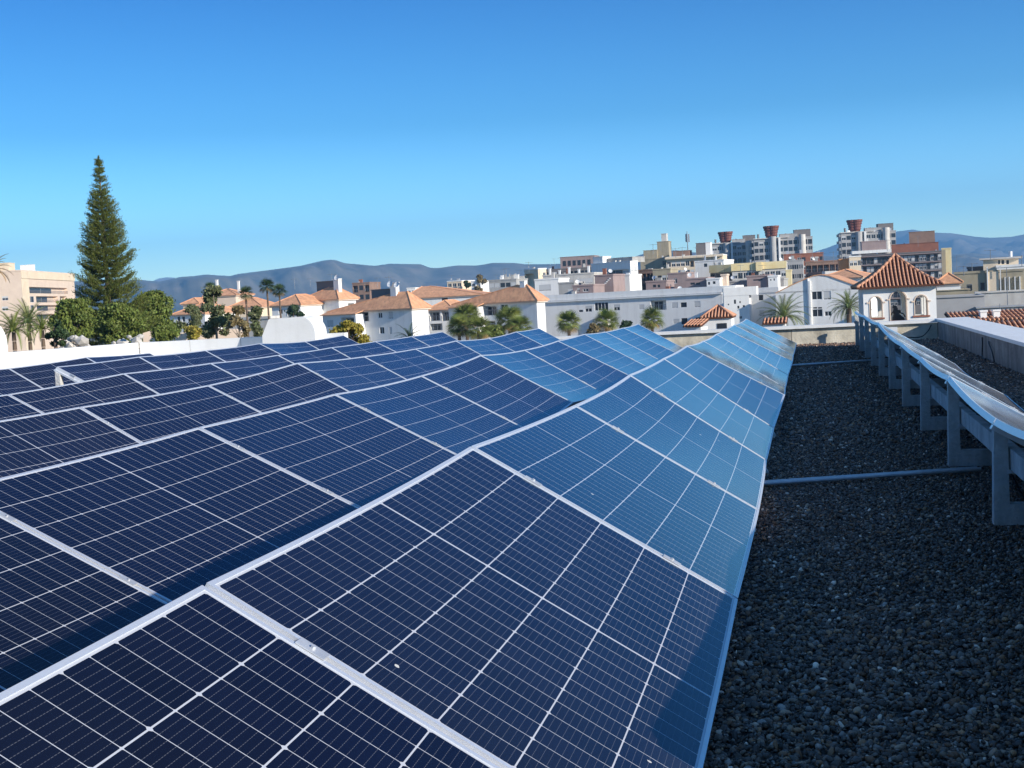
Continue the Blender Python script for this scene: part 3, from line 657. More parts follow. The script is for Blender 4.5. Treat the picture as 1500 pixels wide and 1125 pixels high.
front_wing(r, L, H, 0.36, [(.15,.4,2.7,1.4,'blind'),(.6,.8,2.7,1.4,'half'),(.2,.5,5.6,4.2,'win')])
chimney(r, L*.8, d*.5, H+2.4, 1.0, .7, 1.2)
# brown block and bits behind the houses
r, L, d, H = bld('small dark brown flat block peeping over the orange roofs', 516, 416, 420, 541, a=-15, depth=10, mat='wall_brown', auto=(3, 2.9, 1.4, 1.5, ['dark','loggia'], .6, 3))
r, L, d, H = bld('tiny white block with dish on the skyline right of the brown block', 596, 423, 480, 608, a=-12, depth=8, auto=(2, 2.8, 1.1, 1.2, ['win'], .7, 2))
r, L, d, H = bld('pale cream terraced block among bushes on the skyline', 655, 413, 520, 676, a=-20, depth=14, mat='wall_cream', auto=(3, 2.8, 1.5, 1.4, ['win','loggia'], .7, 3))
r, L, d, H = bld('white cottage right of the round dark bush on the skyline', 690, 413, 500, 704, a=-20, depth=10, auto=(2, 2.8, 1.2, 1.2, ['win'], .7, 2))
r, L, d, H = bld('grey screened flat roof with white chimneys above the orange houses', 716, 412, 380, 756, a=-17, depth=12, mat='wall_grey', auto=(5, 2.8, 1.5, 1.2, ['dark','blind','-'], .7, 3))
chimney(r, L*.9, 3, H, 1.5, 1.0, 1.4); chimney(r, L*.4, 2, H, .8, .8, .9)
r, L, d, H = bld('cream stair tower with dark open side on the skyline', 768, 396, 420, 788, a=-35, side=800, mat='wall_cream', opF=[(768.5,401,782,418,'void')], autoS=(2, 2.8, 1.2, 1.2, ['win','-'], 1, 3))
r, L, d, H = bld('white walled roof terraces with glass panel below the cream stair tower', 783, 411, 330, 818, a=-18, depth=10, mat='wall_white', opF=[(789,417,807,426,'blind')])
r, L, d, H = bld('long cream topped white row behind the low grey building', 795, 405, 345, 870, a=-20, depth=12, mat='wall_shabby', opF=[(819,411,840,417,'blind'),(845,408,868,415,'blind')])
for q in range(5): chimney(r, L*(.1+.19*q), 2, H+.3, .5, .5, 1.6-(q % 2)*.6)
r, L, d, H = bld('grey weathered wall block left of the small mauve house', 818, 416, 300, 841, a=-18, depth=9, mat='wall_grey', auto=(2, 2.7, 1.2, 1.1, ['-','blind'], 1.2, 3))
r, L, d, H = bld('small mauve house with flat dark eave and two white framed windows', 839, 420, 290, 869, a=-20, depth=9, mat='wall_mauve', opF=[(845,422,849,427,'half'),(854,423,862,427,'win')])
r, L, d, H = bld('taller mauve wall with diagonal stair line beside the white house', 871, 405, 300, 898, a=-22, depth=9, mat='wall_mauve')
mb = MB(); 
for q in range(9): mb.box(L*.1+q*L*.085, L*.1+(q+1)*L*.085, -.12, 0, H-3.4+q*.33, H-3.15+q*.33)
mb.build('stair', 'wall_white', r)
r, L, d, H = bld('white three storey house with long balconies standing above the grey building', 897, 405, 310, 922, a=-22, depth=10, mat='wall_white', auto=(2, 3, 1.3, 1.5, ['win','-'], 1.2, 4))
r, L, d, H = bld('white modern block with continuous balcony strips under the hill', 866, 388, 400, 923, a=-30, side=934, mat='wall_white', opF=[(884,395,921,403,'loggia'),(884,408,921,416,'loggia')], autoS=(2, 3, 1.3, 1.5, ['blind'], 1.2, 3))
rooftop_box(r, 0, L*.25, 1, 5, H, 2.2, 'wall_white'); rooftop_box(r, L*.28, L*.9, 3, 9, H, 1.5, 'wall_grey')
r, L, d, H = bld('dark purplish stepped apartment block crowned by a grey penthouse', 800, 396, 480, 872, a=-14, depth=14, mat='wall_dark', auto=(9, 3, 2, 1.6, ['dark','loggia','half'], .8, 4))
rooftop_box(r, L*.28, L*.98, 1.5, 12, H, 4.3, 'wall_mauve')
mb = MB()
for q in range(6): mb.box(L*(.34+.1*q), L*(.34+.1*q)+1.0, 1.38, 1.48, H+1.2, H+3.0)
mb.build('window', 'glass_dark', r)
mast(812, 378, 392, 480, 'thin mast on the left end of the dark purplish block')
r, L, d, H = bld('low pale house row on the far skyline left of the dark stepped block', 735, 407, 600, 768, a=-10, depth=12, mat='wall_shabby', auto=(6, 2.8, 1.3, 1.3, ['win','-','dark'], .7, 2))

# ---- long white building and its neighbours
r, L, d, H = bld('long low white building in shade with sloping parapet band and assorted windows', 797, 441, 262, 1058, a=-13, depth=14, mat='wall_white', parapet=1.1,
    opF=[(857,448,867,457,'half'),(871,443,891,455,'wide'),(899,446,908,455,'half'),(936,446,944,453,'blind'),(953,440,976,454,'loggia'),(984,443,993,451,'blind'),(997,443,1006,450,'dark'),(1017,441,1026,450,'blind'),
         (986,467,995,474,'blind'),(998,466,1007,475,'dark'),(1019,465,1027,473,'dark'),(828,456,834,458,'dark'),(848,454,854,457,'dark'),(792,468,796,477,'blind')])
mb = MB().box(-.5, L-.002, -.45, -.0, H-.35, H-.12); mb.build('eave', 'wall_white', r)
mb = MB().box(L*.30, L*.37, -.9, -.02, H-6.0, H-3.7); mb.build('bay', 'wall_shabby', r)
r, L, d, H = bld('bright white stair block with tiny round openings at the end of the long building', 1058, 420, 232, 1077, a=-2, side=1082, mat='wall_white', parapet=.15)
r2, L2, d2, H2 = bld('bright white gable end with small vents and air conditioners', 1060, 434, 231, 1097, a=-2, depth=5, mat='wall_white', parapet=.0,
    opF=[(1075,439,1078,445,'dark'),(1066,445,1068,447,'dark'),(1083,441,1085,444,'dark'),(1080,448,1083,452,'dark'),(1088,447,1091,450,'dark'),(1083,463,1087,467,'win'),(1072,462,1075,466,'dark')])
mb = MB().box(0, 5.6, -.05, 4.5, H2, H2+1.45); mb.build('parapet_block', 'wall_white', r2)
r, L, d, H = bld('blue grey shaded wing right of the bright gable end', 1096, 430, 238, 1140, a=-16, depth=12, mat='wall_white', opF=[(1111,432,1118,440,'dark'),(1097,433,1100,441,'blind'),(1097,455,1101,463,'blind'),(1112,454,1120,463,'blind')], parapet=.9)
# gabled white building
A = P(1136, 430, 226); 
def gabled():
    root = empty('apartment_building', (A.x, A.y, GROUND), R(-8), 'large white gabled building with white downpipe behind the two date palms', 'building')
    H_ = A.z-GROUND; U = ang(-8); N = Vector((U.y, -U.x, 0))
    def ip(px, py):
        r_ = ray(px, py); t_ = A.dot(N)/r_.dot(N); q = r_*t_; return (q-A).dot(U), q.z-GROUND
    top = [ip(*q) for q in ((1136,430),(1160,418),(1184,407.5),(1192,404.5),(1202,403),(1214,404.5),(1232,411),(1262,421.5))]
    Lx = top[-1][0]
    ops = []
    for (x0,y0,x1,y1,k) in [(1189,425,1204,439,'win'),(1206,425,1217,439,'blind'),(1190,453,1205,464,'win'),(1208,456,1218,463,'win'),(1191,450,1197,452,'dark'),(1198,450,1204,452,'dark')]:
        a0 = ip(x0,(y0+y1)/2)[0]; a1 = ip(x1,(y0+y1)/2)[0]; zt = ip((x0+x1)/2,y0)[1]; zb = ip((x0+x1)/2,y1)[1]; ops.append((a0,a1,zb,zt,.2,k))
    zl = min(top[0][1], top[-1][1])-.02
    mb = MB(); facade(mb, Vector((0,0,0)), Vector((1,0,0)), Vector((0,-1,0)), Lx, zl, ops)
    poly = [(0, zl)]+[(x, z) for x, z in top]+[(Lx, zl)]
    n = len(poly); mb.add([(x, 0, z) for x, z in poly], [tuple(range(n-1, -1, -1))])
    facade(mb, Vector((Lx,0,0)), Vector((0,1,0)), Vector((1,0,0)), 14, zl, []); facade(mb, Vector((0,14,0)), Vector((0,-1,0)), Vector((-1,0,0)), 14, zl, []); facade(mb, Vector((Lx,14,0)), Vector((-1,0,0)), Vector((0,1,0)), Lx, zl, [])
    mb.build('wall', 'wall_white', root)
    for o in ops: window_part(root, Vector((0,0,0)), Vector((1,0,0)), Vector((0,-1,0)), o, o[5])
    rb = MB(); t2 = [(0, zl)]+top+[(Lx, zl)]
    for (a, b), (c, d_) in zip(top, top[1:]): rb.add([(a,-.15,b+.02),(c,-.15,d_+.02),(c,14.3,d_+.02),(a,14.3,b+.02),(a,-.15,b+.16),(c,-.15,d_+.16),(c,14.3,d_+.16),(a,14.3,b+.16)], [(0,3,2,1),(4,5,6,7),(0,1,5,4),(1,2,6,5),(2,3,7,6),(3,0,4,7)])
    rb.build('roof', 'tile', root)
    x = ip(1184.5, 440)[0]; MB().tube((x, -.12, 0), (x, -.12, ip(1184,408)[1]), .16, n=8).build('downpipe', 'frame_white', root)
    MB().box(x+.1, ip(1189,440)[0]-.1, -.30, -.002, 0, ip(1186,408)[1]-.4).build('pilaster', 'wall_white', root)
gabled()
r, L, d, H = bld('shallow orange tiled roof ridge behind the gabled white building', 1196, 410, 262, 1262, a=-18, depth=12, roof=('hip', 1.6), mat='wall_white')
r, L, d, H = bld('white house with orange roof just right of the tiled belfry', 1372, 417, 150, 1407, a=-6, depth=8, roof=('hip', 1.1, .3), mat='wall_white', opF=[(1381,419,1383,421,'dark'),(1390,419,1393,421,'dark')])

# ---- skyline cluster right of centre
r, L, d, H = bld('sand coloured stepped apartment block with open galleries below the mobile mast', 938, 381, 470, 980, a=-18, depth=16, mat='wall_olive', auto=(4, 3, 2.4, 1.4, ['loggia','dark','-'], .9, 5))
rooftop_box(r, L*.08, L*.55, 2, 9, H, 3.2, 'wall_olive'); rooftop_box(r, L*.55, L*.95, 3, 8, H, 6.0, 'wall_olive', 'lift_tower'); rooftop_box(r, L*.70, L*.88, 3.5, 6, H+6.1, 2.6, 'wall_shabby', 'lift_tower')
r, L, d, H = bld('cream apartment block with long upper balcony band next to the sand coloured block', 976, 378, 460, 1058, a=-16, depth=14, mat='wall_cream', auto=(12, 3, 1.6, 1.7, ['win','half','loggia'], 1.4, 4))
mb = MB().box(-.3, L+.3, -1.2, -.02, H-.5, H+.2); mb.build('balcony_slab', 'wall_cream', r); rooftop_box(r, L*.1, L*.4, 3, 9, H, 2.2, 'wall_brown'); rooftop_box(r, L*.52, L*.68, 3, 7, H, 4.4, 'wall_dark', 'lift_tower'); rooftop_box(r, L*.69, L*.78, 3, 7, H, 4.5, 'wall_white', 'lift_tower')
mast(978, 352, 378, 475, 'pointed white mast on the sand coloured stepped block', 'plain', .16)
mast(1007.5, 339, 366, 470, 'mobile phone mast with panel antennas on the cream block', 'mobile', .18)
r, L, d, H = bld('plain white house with one dark square window below the cream block', 1018, 384, 400, 1060, a=-24, depth=12, mat='wall_white', opF=[(1031,386,1036,391,'dark')])
r, L, d, H = bld('brown block of terraces behind the rough stone houses', 935, 397, 400, 958, a=-25, depth=12, mat='wall_brown', auto=(4, 3, 1.8, 1.7, ['loggia','dark'], .9, 4))
r, L, d, H = bld('ochre fronted block with yellow parapet band beside the brown terraces', 956, 396, 385, 982, a=-20, depth=12, mat='wall_olive', auto=(4, 3, 1.6, 1.5, ['dark','-','half'], 1.6, 4))
r, L, d, H = bld('brownish house with white roof posts above the long building', 978, 402, 330, 1006, a=-20, depth=10, mat='wall_mauve', auto=(4, 3, 1.3, 1.2, ['win','-','dark'], 1.1, 3))
r, L, d, H = bld('low mauve house with small dark windows directly above the long building', 946, 414, 296, 976, a=-20, depth=8, mat='wall_mauve', opF=[(956,417,961,421,'dark'),(963,417,967,421,'dark')])
r, L, d, H = bld('mauve wall house with red edged roof and one wide window', 1004, 410, 292, 1036, a=-20, depth=8, mat='wall_mauve', opF=[(1011,414,1018,417,'dark'),(1019,414,1026,417,'dark')])
r, L, d, H = bld('little white cabin with red roof strip and twin windows', 1035, 410, 288, 1054, a=-20, depth=6, mat='wall_white', opF=[(1037,413,1040,417,'dark'),(1044,412,1048,416,'dark')])
r, L, d, H = bld('pinkish square chimney block beside the little white cabin', 1056, 404, 290, 1064, a=-20, depth=3, mat='wall_pink')
r, L, d, H = bld('weathered grey mauve house with long narrow window', 1094, 406, 290, 1126, a=-18, depth=8, mat='wall_mauve', opF=[(1103,409,1117,411,'dark')])
r, L, d, H = bld('tiny white rooftop hut with two square windows', 1125, 406, 288, 1139, a=-18, depth=5, mat='wall_white', opF=[(1128,409,1130,411,'dark'),(1133,408,1135,411,'dark')])
r, L, d, H = bld('low grey terrace wall running below the tiny rooftop hut', 1064, 414, 300, 1148, a=-18, depth=9, mat='wall_grey', auto=(9, 2.8, 1.3, 1.1, ['-','dark','-','blind'], 1.0, 2))
r, L, d, H = bld('ochre yellow banded block in front of the first tower', 1040, 392, 395, 1072, a=-20, side=1075, mat='wall_olive', auto=(4, 3, 2.0, 1.6, ['loggia','dark'], 2.0, 3))
mb = MB().box(-.2, L+.2, -.35, -.004, H-1.6, H+.6); mb.build('parapet_band', 'wall_yellow', r)
r, L, d, H = bld('long block with sunlit golden parapet below the middle tower', 1072, 389, 380, 1151, a=-14, depth=12, mat='wall_shabby', auto=(10, 3, 1.8, 1.6, ['loggia','win','half','dark'], 2.2, 3))
mb = MB().box(-.2, L*.45, -.35, -.004, H-1.6, H+.5).box(L*.45+.01, L*.56, -1.2, -.004, H-1.9, H+.6).box(L*.56+.01, L+.2, -.35, -.004, H-1.5, H+.5); mb.build('parapet_band', 'wall_yellow', r)
r, L, d, H = bld('small yellow walled annex on the right of the golden parapet block', 1151, 397, 360, 1159, a=-14, depth=5, mat='wall_yellow')
r, L, d, H = bld('grey blue roofed flats with a strip of upright windows', 1150, 383, 430, 1176, a=-14, depth=10, mat='wall_bluegrey', auto=(8, 3, .9, 1.4, ['dark','win'], 1.2, 4))
r, L, d, H = bld('dark reddish brick flats right of the middle tower', 1148, 374, 480, 1206, a=-12, depth=10, mat='brick', auto=(9, 3, 1.4, 1.3, ['win','dark','half','-'], 1.1, 5))
r, L, d, H = bld('flats with white balcony panels between brick and orange buildings', 1180, 385, 410, 1232, a=-12, depth=10, mat='wall_brown', auto=(6, 3, 2.2, 1.7, ['loggia','balcony'], .9, 4))
mb = MB().box(L*.45, L*.85, -1.0, -.004, H-4.3, H-2.9).box(L*.42, L*.9, -1.0, -.004, H-7.3, H-6.0); mb.build('balcony_panel', 'wall_white', r)
r, L, d, H = bld('bright orange rendered building beside the cream stair tower', 1229, 381, 395, 1244, a=-12, depth=9, mat='wall_orange')
r, L, d, H = bld('narrow cream tower house with paired windows left of the belfry roof', 1244, 377, 390, 1261, a=-12, depth=9, mat='wall_cream', auto=(3, 2.9, 1.1, 1.5, ['win','win','half'], 1.0, 5))
# slim long balconied building with yellow end
r, L, d, H = bld('long dark balconied apartment slab with a tall yellow end wall behind the belfry', 1258, 375, 470, 1379, a=-4, depth=14, side=None, mat='wall_dark', auto=(22, 3.0, 2.3, 1.9, ['loggia','dark','half','blind','loggia'], 1.0, 6))
for q in range(6): MB().box(-.2, L*.995, -1.2, -.01, H-.35-3.0*q-.2, H-.35-3.0*q).build('balcony_slab', 'wall_mauve', r)
rooftop_box(r, L*.40, L*.97, 2.5, 10, H, 3.2, 'brick'); rooftop_box(r, L*.62, L*.93, 3, 9, H+3.4, 3.8, 'wall_brown')
mast(1325, 356, 372, 475, 'short dark flue on the dark balconied slab', 'plain', .3); 
r, L, d, H = bld('tall yellow end tower with narrow green stripe', 1379, 365, 465, 1393, a=-6, depth=12, mat='wall_yellow', z0=GROUND)
mb = MB().box(0, L*.42, -.04, -.004, .5, H-.3); mb.build('wall_stripe', 'wall_olive', r)
# towers with red funnel tanks
def tower(pxL, pyT, D, pxR, label, seed, tank_px, tank_w, tank_h, base_m='wall_bluegrey'):
    rs = random.Random(seed)
    r, L, d, H = bld(label, pxL, pyT, D, pxR, a=-10, depth=18, mat=base_m, auto=(max(4, int((pxR-pxL)/7)), 3.0, 1.9, 1.8, ['dark','win','half','loggia'], .9, 9))
    # cylindrical corner bays and white stair strip
    nb = max(2, int(L/9))
    for i in range(nb):
        x = L*(i+.65)/nb; mb = MB(); mb.tube((x, -.2, 0), (x, -.2, H+.6+rs.uniform(-.4, 1.2)), 1.5, 1.5, 14); mb.build('round_bay', 'wall_shabby' if i % 2 else 'wall_bluegrey', r, smooth=False)
    for j in range(8):
        mb = MB(); mb.tube((-.4, 1.6, H-1.2-3*j), (-.4, 1.6, H-.1-3*j), 1.5, 1.5, 14); mb.build('balcony', 'wall_grey', r, smooth=False)
    x = L*.42; mb = MB().box(x, x+.9, -1.1, -.004, 2, H+.5); mb.build('stair_strip', 'wall_white', r)
    rooftop_box(r, L*.45, L*.75, 2, 8, H, 2.0, 'wall_grey'); rooftop_box(r, L*.70, L*.98, 4, 12, H, 3.6, 'wall_dark')
    MB().box(-.3, L*.6, -.6, 17, H+.36, H+.7).build('roof_slab', 'wall_shabby', r)
    # tank: funnel of stacked rings split in lobes
    q = P(tank_px, pyT, D+6); rt = empty('water_tank', (q.x, q.y, A_top(r)), 0, label_tank(label), 'water tank', 'red funnel shaped rooftop tanks')
    for k, (ox, oy) in enumerate(((-.22, 0), (.24, -.1), (.05, .25))):
        mb = MB(); nseg = 16; prof = [(.34, 0), (.34, .2), (.42, .22), (.40, .42), (.46, .44), (.44, .62), (.54, .66), (.52, .80), (.60, .84), (.60, 1.0), (.50, 1.0)]
        vs = []
        for (pr_, pz) in prof:
            for i in range(nseg): t = 2*math.pi*i/nseg; vs.append(((ox+pr_*math.cos(t))*tank_w*.55, (oy+pr_*math.sin(t))*tank_w*.55, pz*tank_h))
        fs = [(j*nseg+i, j*nseg+(i+1) % nseg, (j+1)*nseg+(i+1) % nseg, (j+1)*nseg+i) for j in range(len(prof)-1) for i in range(nseg)]+[tuple(range((len(prof)-1)*nseg, len(prof)*nseg))]
        mb.add(vs, fs); mb.build('tank_lobe', 'red_tank', rt)
    MB().tube((0, 0, -.5), (0, 0, .6), tank_w*.30, tank_w*.30, 12).build('neck', 'wall_brown', rt)
    mb = MB().tube((L*.08, 2, H), (L*.08, 2, H+2.6), .45, n=8).tube((L*.55, 3, H), (L*.55, 3, H+2.3), .4, n=8); mb.build('flue', 'wall_dark', r)
def A_top(r): return r.location.z+r['_H']+.6
def label_tank(l): return 'dark red funnel tank crowning the tower block '+l.split(',')[0].replace('grey tower block ', '')
tower(1043, 359, 620, 1108, 'grey tower block left in the skyline trio, with red edged roof and round bays', 3, 1063, 7.6, 5.4)
tower(1104, 352, 600, 1190, 'grey tower block in the middle of the skyline trio, with pale round bays', 5, 1130, 7.8, 5.6)
tower(1232, 343, 590, 1312, 'grey tower block right of the skyline trio, with black curved balconies', 8, 1252, 7.6, 5.6)
r, L, d, H = bld('brown stepped rooftop storeys in front of the right hand tower', 1262, 355, 545, 1298, a=-12, depth=10, mat='wall_mauve', auto=(4, 3, 1.3, 1.3, ['-','dark','-'], 1.0, 4))
mb = MB().box(-4, L+8, -1, 8, H-4.6, H-3.4); mb.build('terrace_slab', 'wall_white', r)

rs_ = random.Random(77)
for px, py in ((432,418),(455,414),(535,420),(553,415),(622,423),(640,424),(662,408),(727,408),(738,402),(742,399),(761,401),(775,392),(790,397),(806,394),(822,385),(845,386),(858,385),(905,398),(930,392),(948,372),(957,366),(968,362),(990,372),(1000,373),(1020,372),(1030,379),(1046,380),(1062,400),(1085,398),(1101,394),(1117,396),(1160,378),(1172,377),(1190,372),(1205,376),(1221,378),(1239,373),(1300,362),(1345,356),(1412,398),(1424,391),(1451,374),(1497,384),(1408,430)):
    m_ = mast(px, py-rs_.uniform(5, 12), py+6, rs_.uniform(300, 420) if px < 1395 else 200, 'thin television aerial on the crowded skyline rooftops', 'yagi', .055); m_['group'] = 'television aerials on the skyline'
# ---- far right blocks
r, L, d, H = bld('grey beige apartment block with cream stair panel on the right side', 1398, 402, 205, 1500, a=-8, depth=12, mat='wall_olive', auto=None,
    opF=[(1436,414,1443,425,'dark'),(1417,418,1424,426,'loggia')])
mb = MB().box(L*.48, L*.64, -.25, -.004, H-4.6, H+.1); mb.build('stair_panel', 'wall_cream', r)
mb = MB()
for q in (.47, .655, .72, .78, .86, .93): mb.box(L*q, L*q+.16, -.42, -.26 if q < .66 else -.004, H-3.6, H-.8 if q > .66 else H+.9)
mb.build('pilaster', 'wall_white', r)
r, L, d, H = bld('cream penthouse with overhanging flat roof and four windows at the right edge', 1440, 381, 222, 1492, a=-8, depth=8, mat='wall_cream', parapet=.0, auto=None,
    opF=[(1462,381,1465,387,'dark'),(1467,381,1471,387,'dark'),(1474,381,1478,387,'dark')])
mb = MB().box(-.6, L+.6, -.6, 8.4, H+.01, H+.28); mb.build('roof_slab', 'wall_shabby', r)
mb = MB().tube((L*.78, 1, H-1.5), (L*.78, 1, H+1.2), .28, n=8); mb.build('flue', 'frame_white', r)
r, L, d, H = bld('white terrace parapet under the cream penthouse', 1460, 392, 214, 1560, a=-8, depth=8, mat='wall_white')
r, L, d, H = bld('dark glazed roof shelter left of the cream penthouse', 1417, 394, 230, 1441, a=-8, depth=6, mat='wall_dark', auto=(3, 2.6, 1.0, 1.1, ['dark','win'], .4, 1))
r, L, d, H = bld('bare blue grey rendered wall building behind the right parapet', 1368, 437, 118, 1442, a=-4, depth=9, mat='wall_bluegrey', parapet=.12)
r, L, d, H = bld('beige wall building between the belfry and the grey beige block', 1366, 427, 150, 1420, a=-4, depth=6, mat='wall_olive', parapet=.1)
r, L, d, H = bld('shabby grey terrace building with white hut and dark container on the right edge', 1430, 430, 140, 1540, a=-6, depth=8, mat='wall_shabby', parapet=.1, opF=[(1457,449,1480,456,'dark'),(1439,449,1449,456,'half')])
r, L, d, H = bld('low grey terrace wall under the dark container', 1432, 452, 112, 1560, a=-6, depth=6, mat='wall_grey', parapet=.05)
mast(1476, 392, 447, 112, 'thin dark pole standing on the tiled roofs at right', 'plain', .035)
mast(1465, 445, 460, 100, 'thin pole behind the tiled roof at right', 'plain', .03)
mast(1402, 374, 404, 210, 'slim television mast at the edge of the grey beige block', 'yagi', .03)

# ---- left: beige apartment block
r, L, d, H = bld('peach coloured apartment block with long recessed balconies at the left edge', -60, 402, 440, 30, a=14, side=108, mat='wall_pink', parapet=.5,
    opF=[(3,434,12,440,'half'),(3,449,12,455,'half'),(-10,434,-3,440,'half')],
    opS=[(41,421,99,430,'loggia'),(41,434,50,443,'win'),(53,434,85,443,'loggia'),(88,434,98,443,'loggia'),(42,447,50,455,'win'),(54,447,86,455,'loggia'),(88,447,98,455,'loggia'),(54,460,86,467,'loggia')])
MB().box(L+.002, L+.3, 0, d, H-2.3, H+.02).build('cornice', 'wall_cream', r); MB().box(L+.002, L+.12, -.02, d*.12, 0, H-2.3).build('side_pier', 'wall_cream', r)
rooftop_box(r, L*.5, L*.78, 2, 8, H, 3.0, 'wall_cream'); chimney(r, L-1.5, 9, H, 2.2, 2.2, 2.2); chimney(r, L-1.5, 16, H, 1.8, 1.8, 2.6)
# houses behind the left trees
r, L, d, H = bld('white house with orange hipped roof behind the scrubby trees', 254, 462, 270, 300, a=-14, depth=11, roof=('hip', 2.0), opF=[(260,464,264,471,'dark'),(267,464,271,471,'dark')])
r, L, d, H = bld('pink upper storey with small tiled roof beside the round pine', 268, 446, 300, 290, a=-14, depth=8, roof=('hip', 1.2), mat='wall_pink')
r, L, d, H = bld('terracotta house with pink parapets among the scrubby trees', 300, 435, 330, 345, a=-14, depth=10, roof=('hip', 1.6), mat='wall_pink', opF=[(312,440,318,446,'win')])
chimney(r, L*.25, 3, H+1.6, .5, .5, 2.4, 'white_flue'); chimney(r, L*.95, 3, H+1.2, .5, .5, 2.2, 'white_flue')
r, L, d, H = bld('cream house with orange roof in the gap of the scrubby trees', 334, 452, 290, 382, a=-14, depth=10, roof=('hip', 2.0), mat='wall_cream', opF=[(345,456,350,463,'win'),(360,456,366,463,'dark')])
r, L, d, H = bld('rough whitewashed courtyard wall behind the scrubby trees', 330, 470, 180, 396, a=-12, depth=2, mat='wall_shabby', name='courtyard_wall', cat='wall', opF=[(352,474,358,482,'dark'),(370,474,374,484,'dark')])

# stone walls at the foot of the trees
def stonewall(pts, D, label, m='wall_pink'):
    root = empty('garden_wall', P(*pts[0], D), 0, label, 'wall'); mb = MB(); o = P(*pts[0], D)
    for (a, b) in zip(pts, pts[1:]):
        p = P(*a, D)-o; q = P(*b, D)-o
        mb.add([(p.x,p.y,-8),(q.x,q.y,-8),(q.x,q.y+.6,-8),(p.x,p.y+.6,-8),(p.x,p.y,p.z),(q.x,q.y,q.z),(q.x,q.y+.6,q.z),(p.x,p.y+.6,p.z)], [(0,1,5,4),(4,5,6,7),(1,2,6,5),(3,0,4,7),(2,3,7,6)])
    mb.build('masonry', m, root)
def rubble(px, py, D, wd, hh, label, seed, m='wall_shabby'):
    rs = np.random.default_rng(seed); p = P(px, py, D); root = empty('rubble_heap', p, 0, label, 'rubble'); V0, F_ = ico(1)
    Vs, Fs = [], []
    for i in range(34):
        x = rs.uniform(0, wd); q = rs.uniform(.10, .26); z = rs.uniform(-1.2, hh*math.sin(math.pi*x/wd)-q)
        Vs.append(V0*rs.uniform(.7, 1.2, (len(V0), 1))*np.array([q*1.5, q, q])+np.array([x, rs.uniform(-.4, .4), z])); Fs.append(F_+i*len(V0))
    npmesh('stones', np.concatenate(Vs), np.concatenate(Fs), m, root, smooth=False)
rubble(92, 497, 66, 1.5, .30, 'small heap of pale rubble at the foot of the tall conifer', 5)
rubble(166, 496, 68, 1.7, .40, 'broken pale masonry heap right of the conifer trunk', 6)
stonewall([(209,488),(222,484),(240,486),(262,488),(285,484),(320,482),(345,482),(352,486)], 95, 'pinkish garden wall between the round pine and the scrubby trees', 'wall_pink')

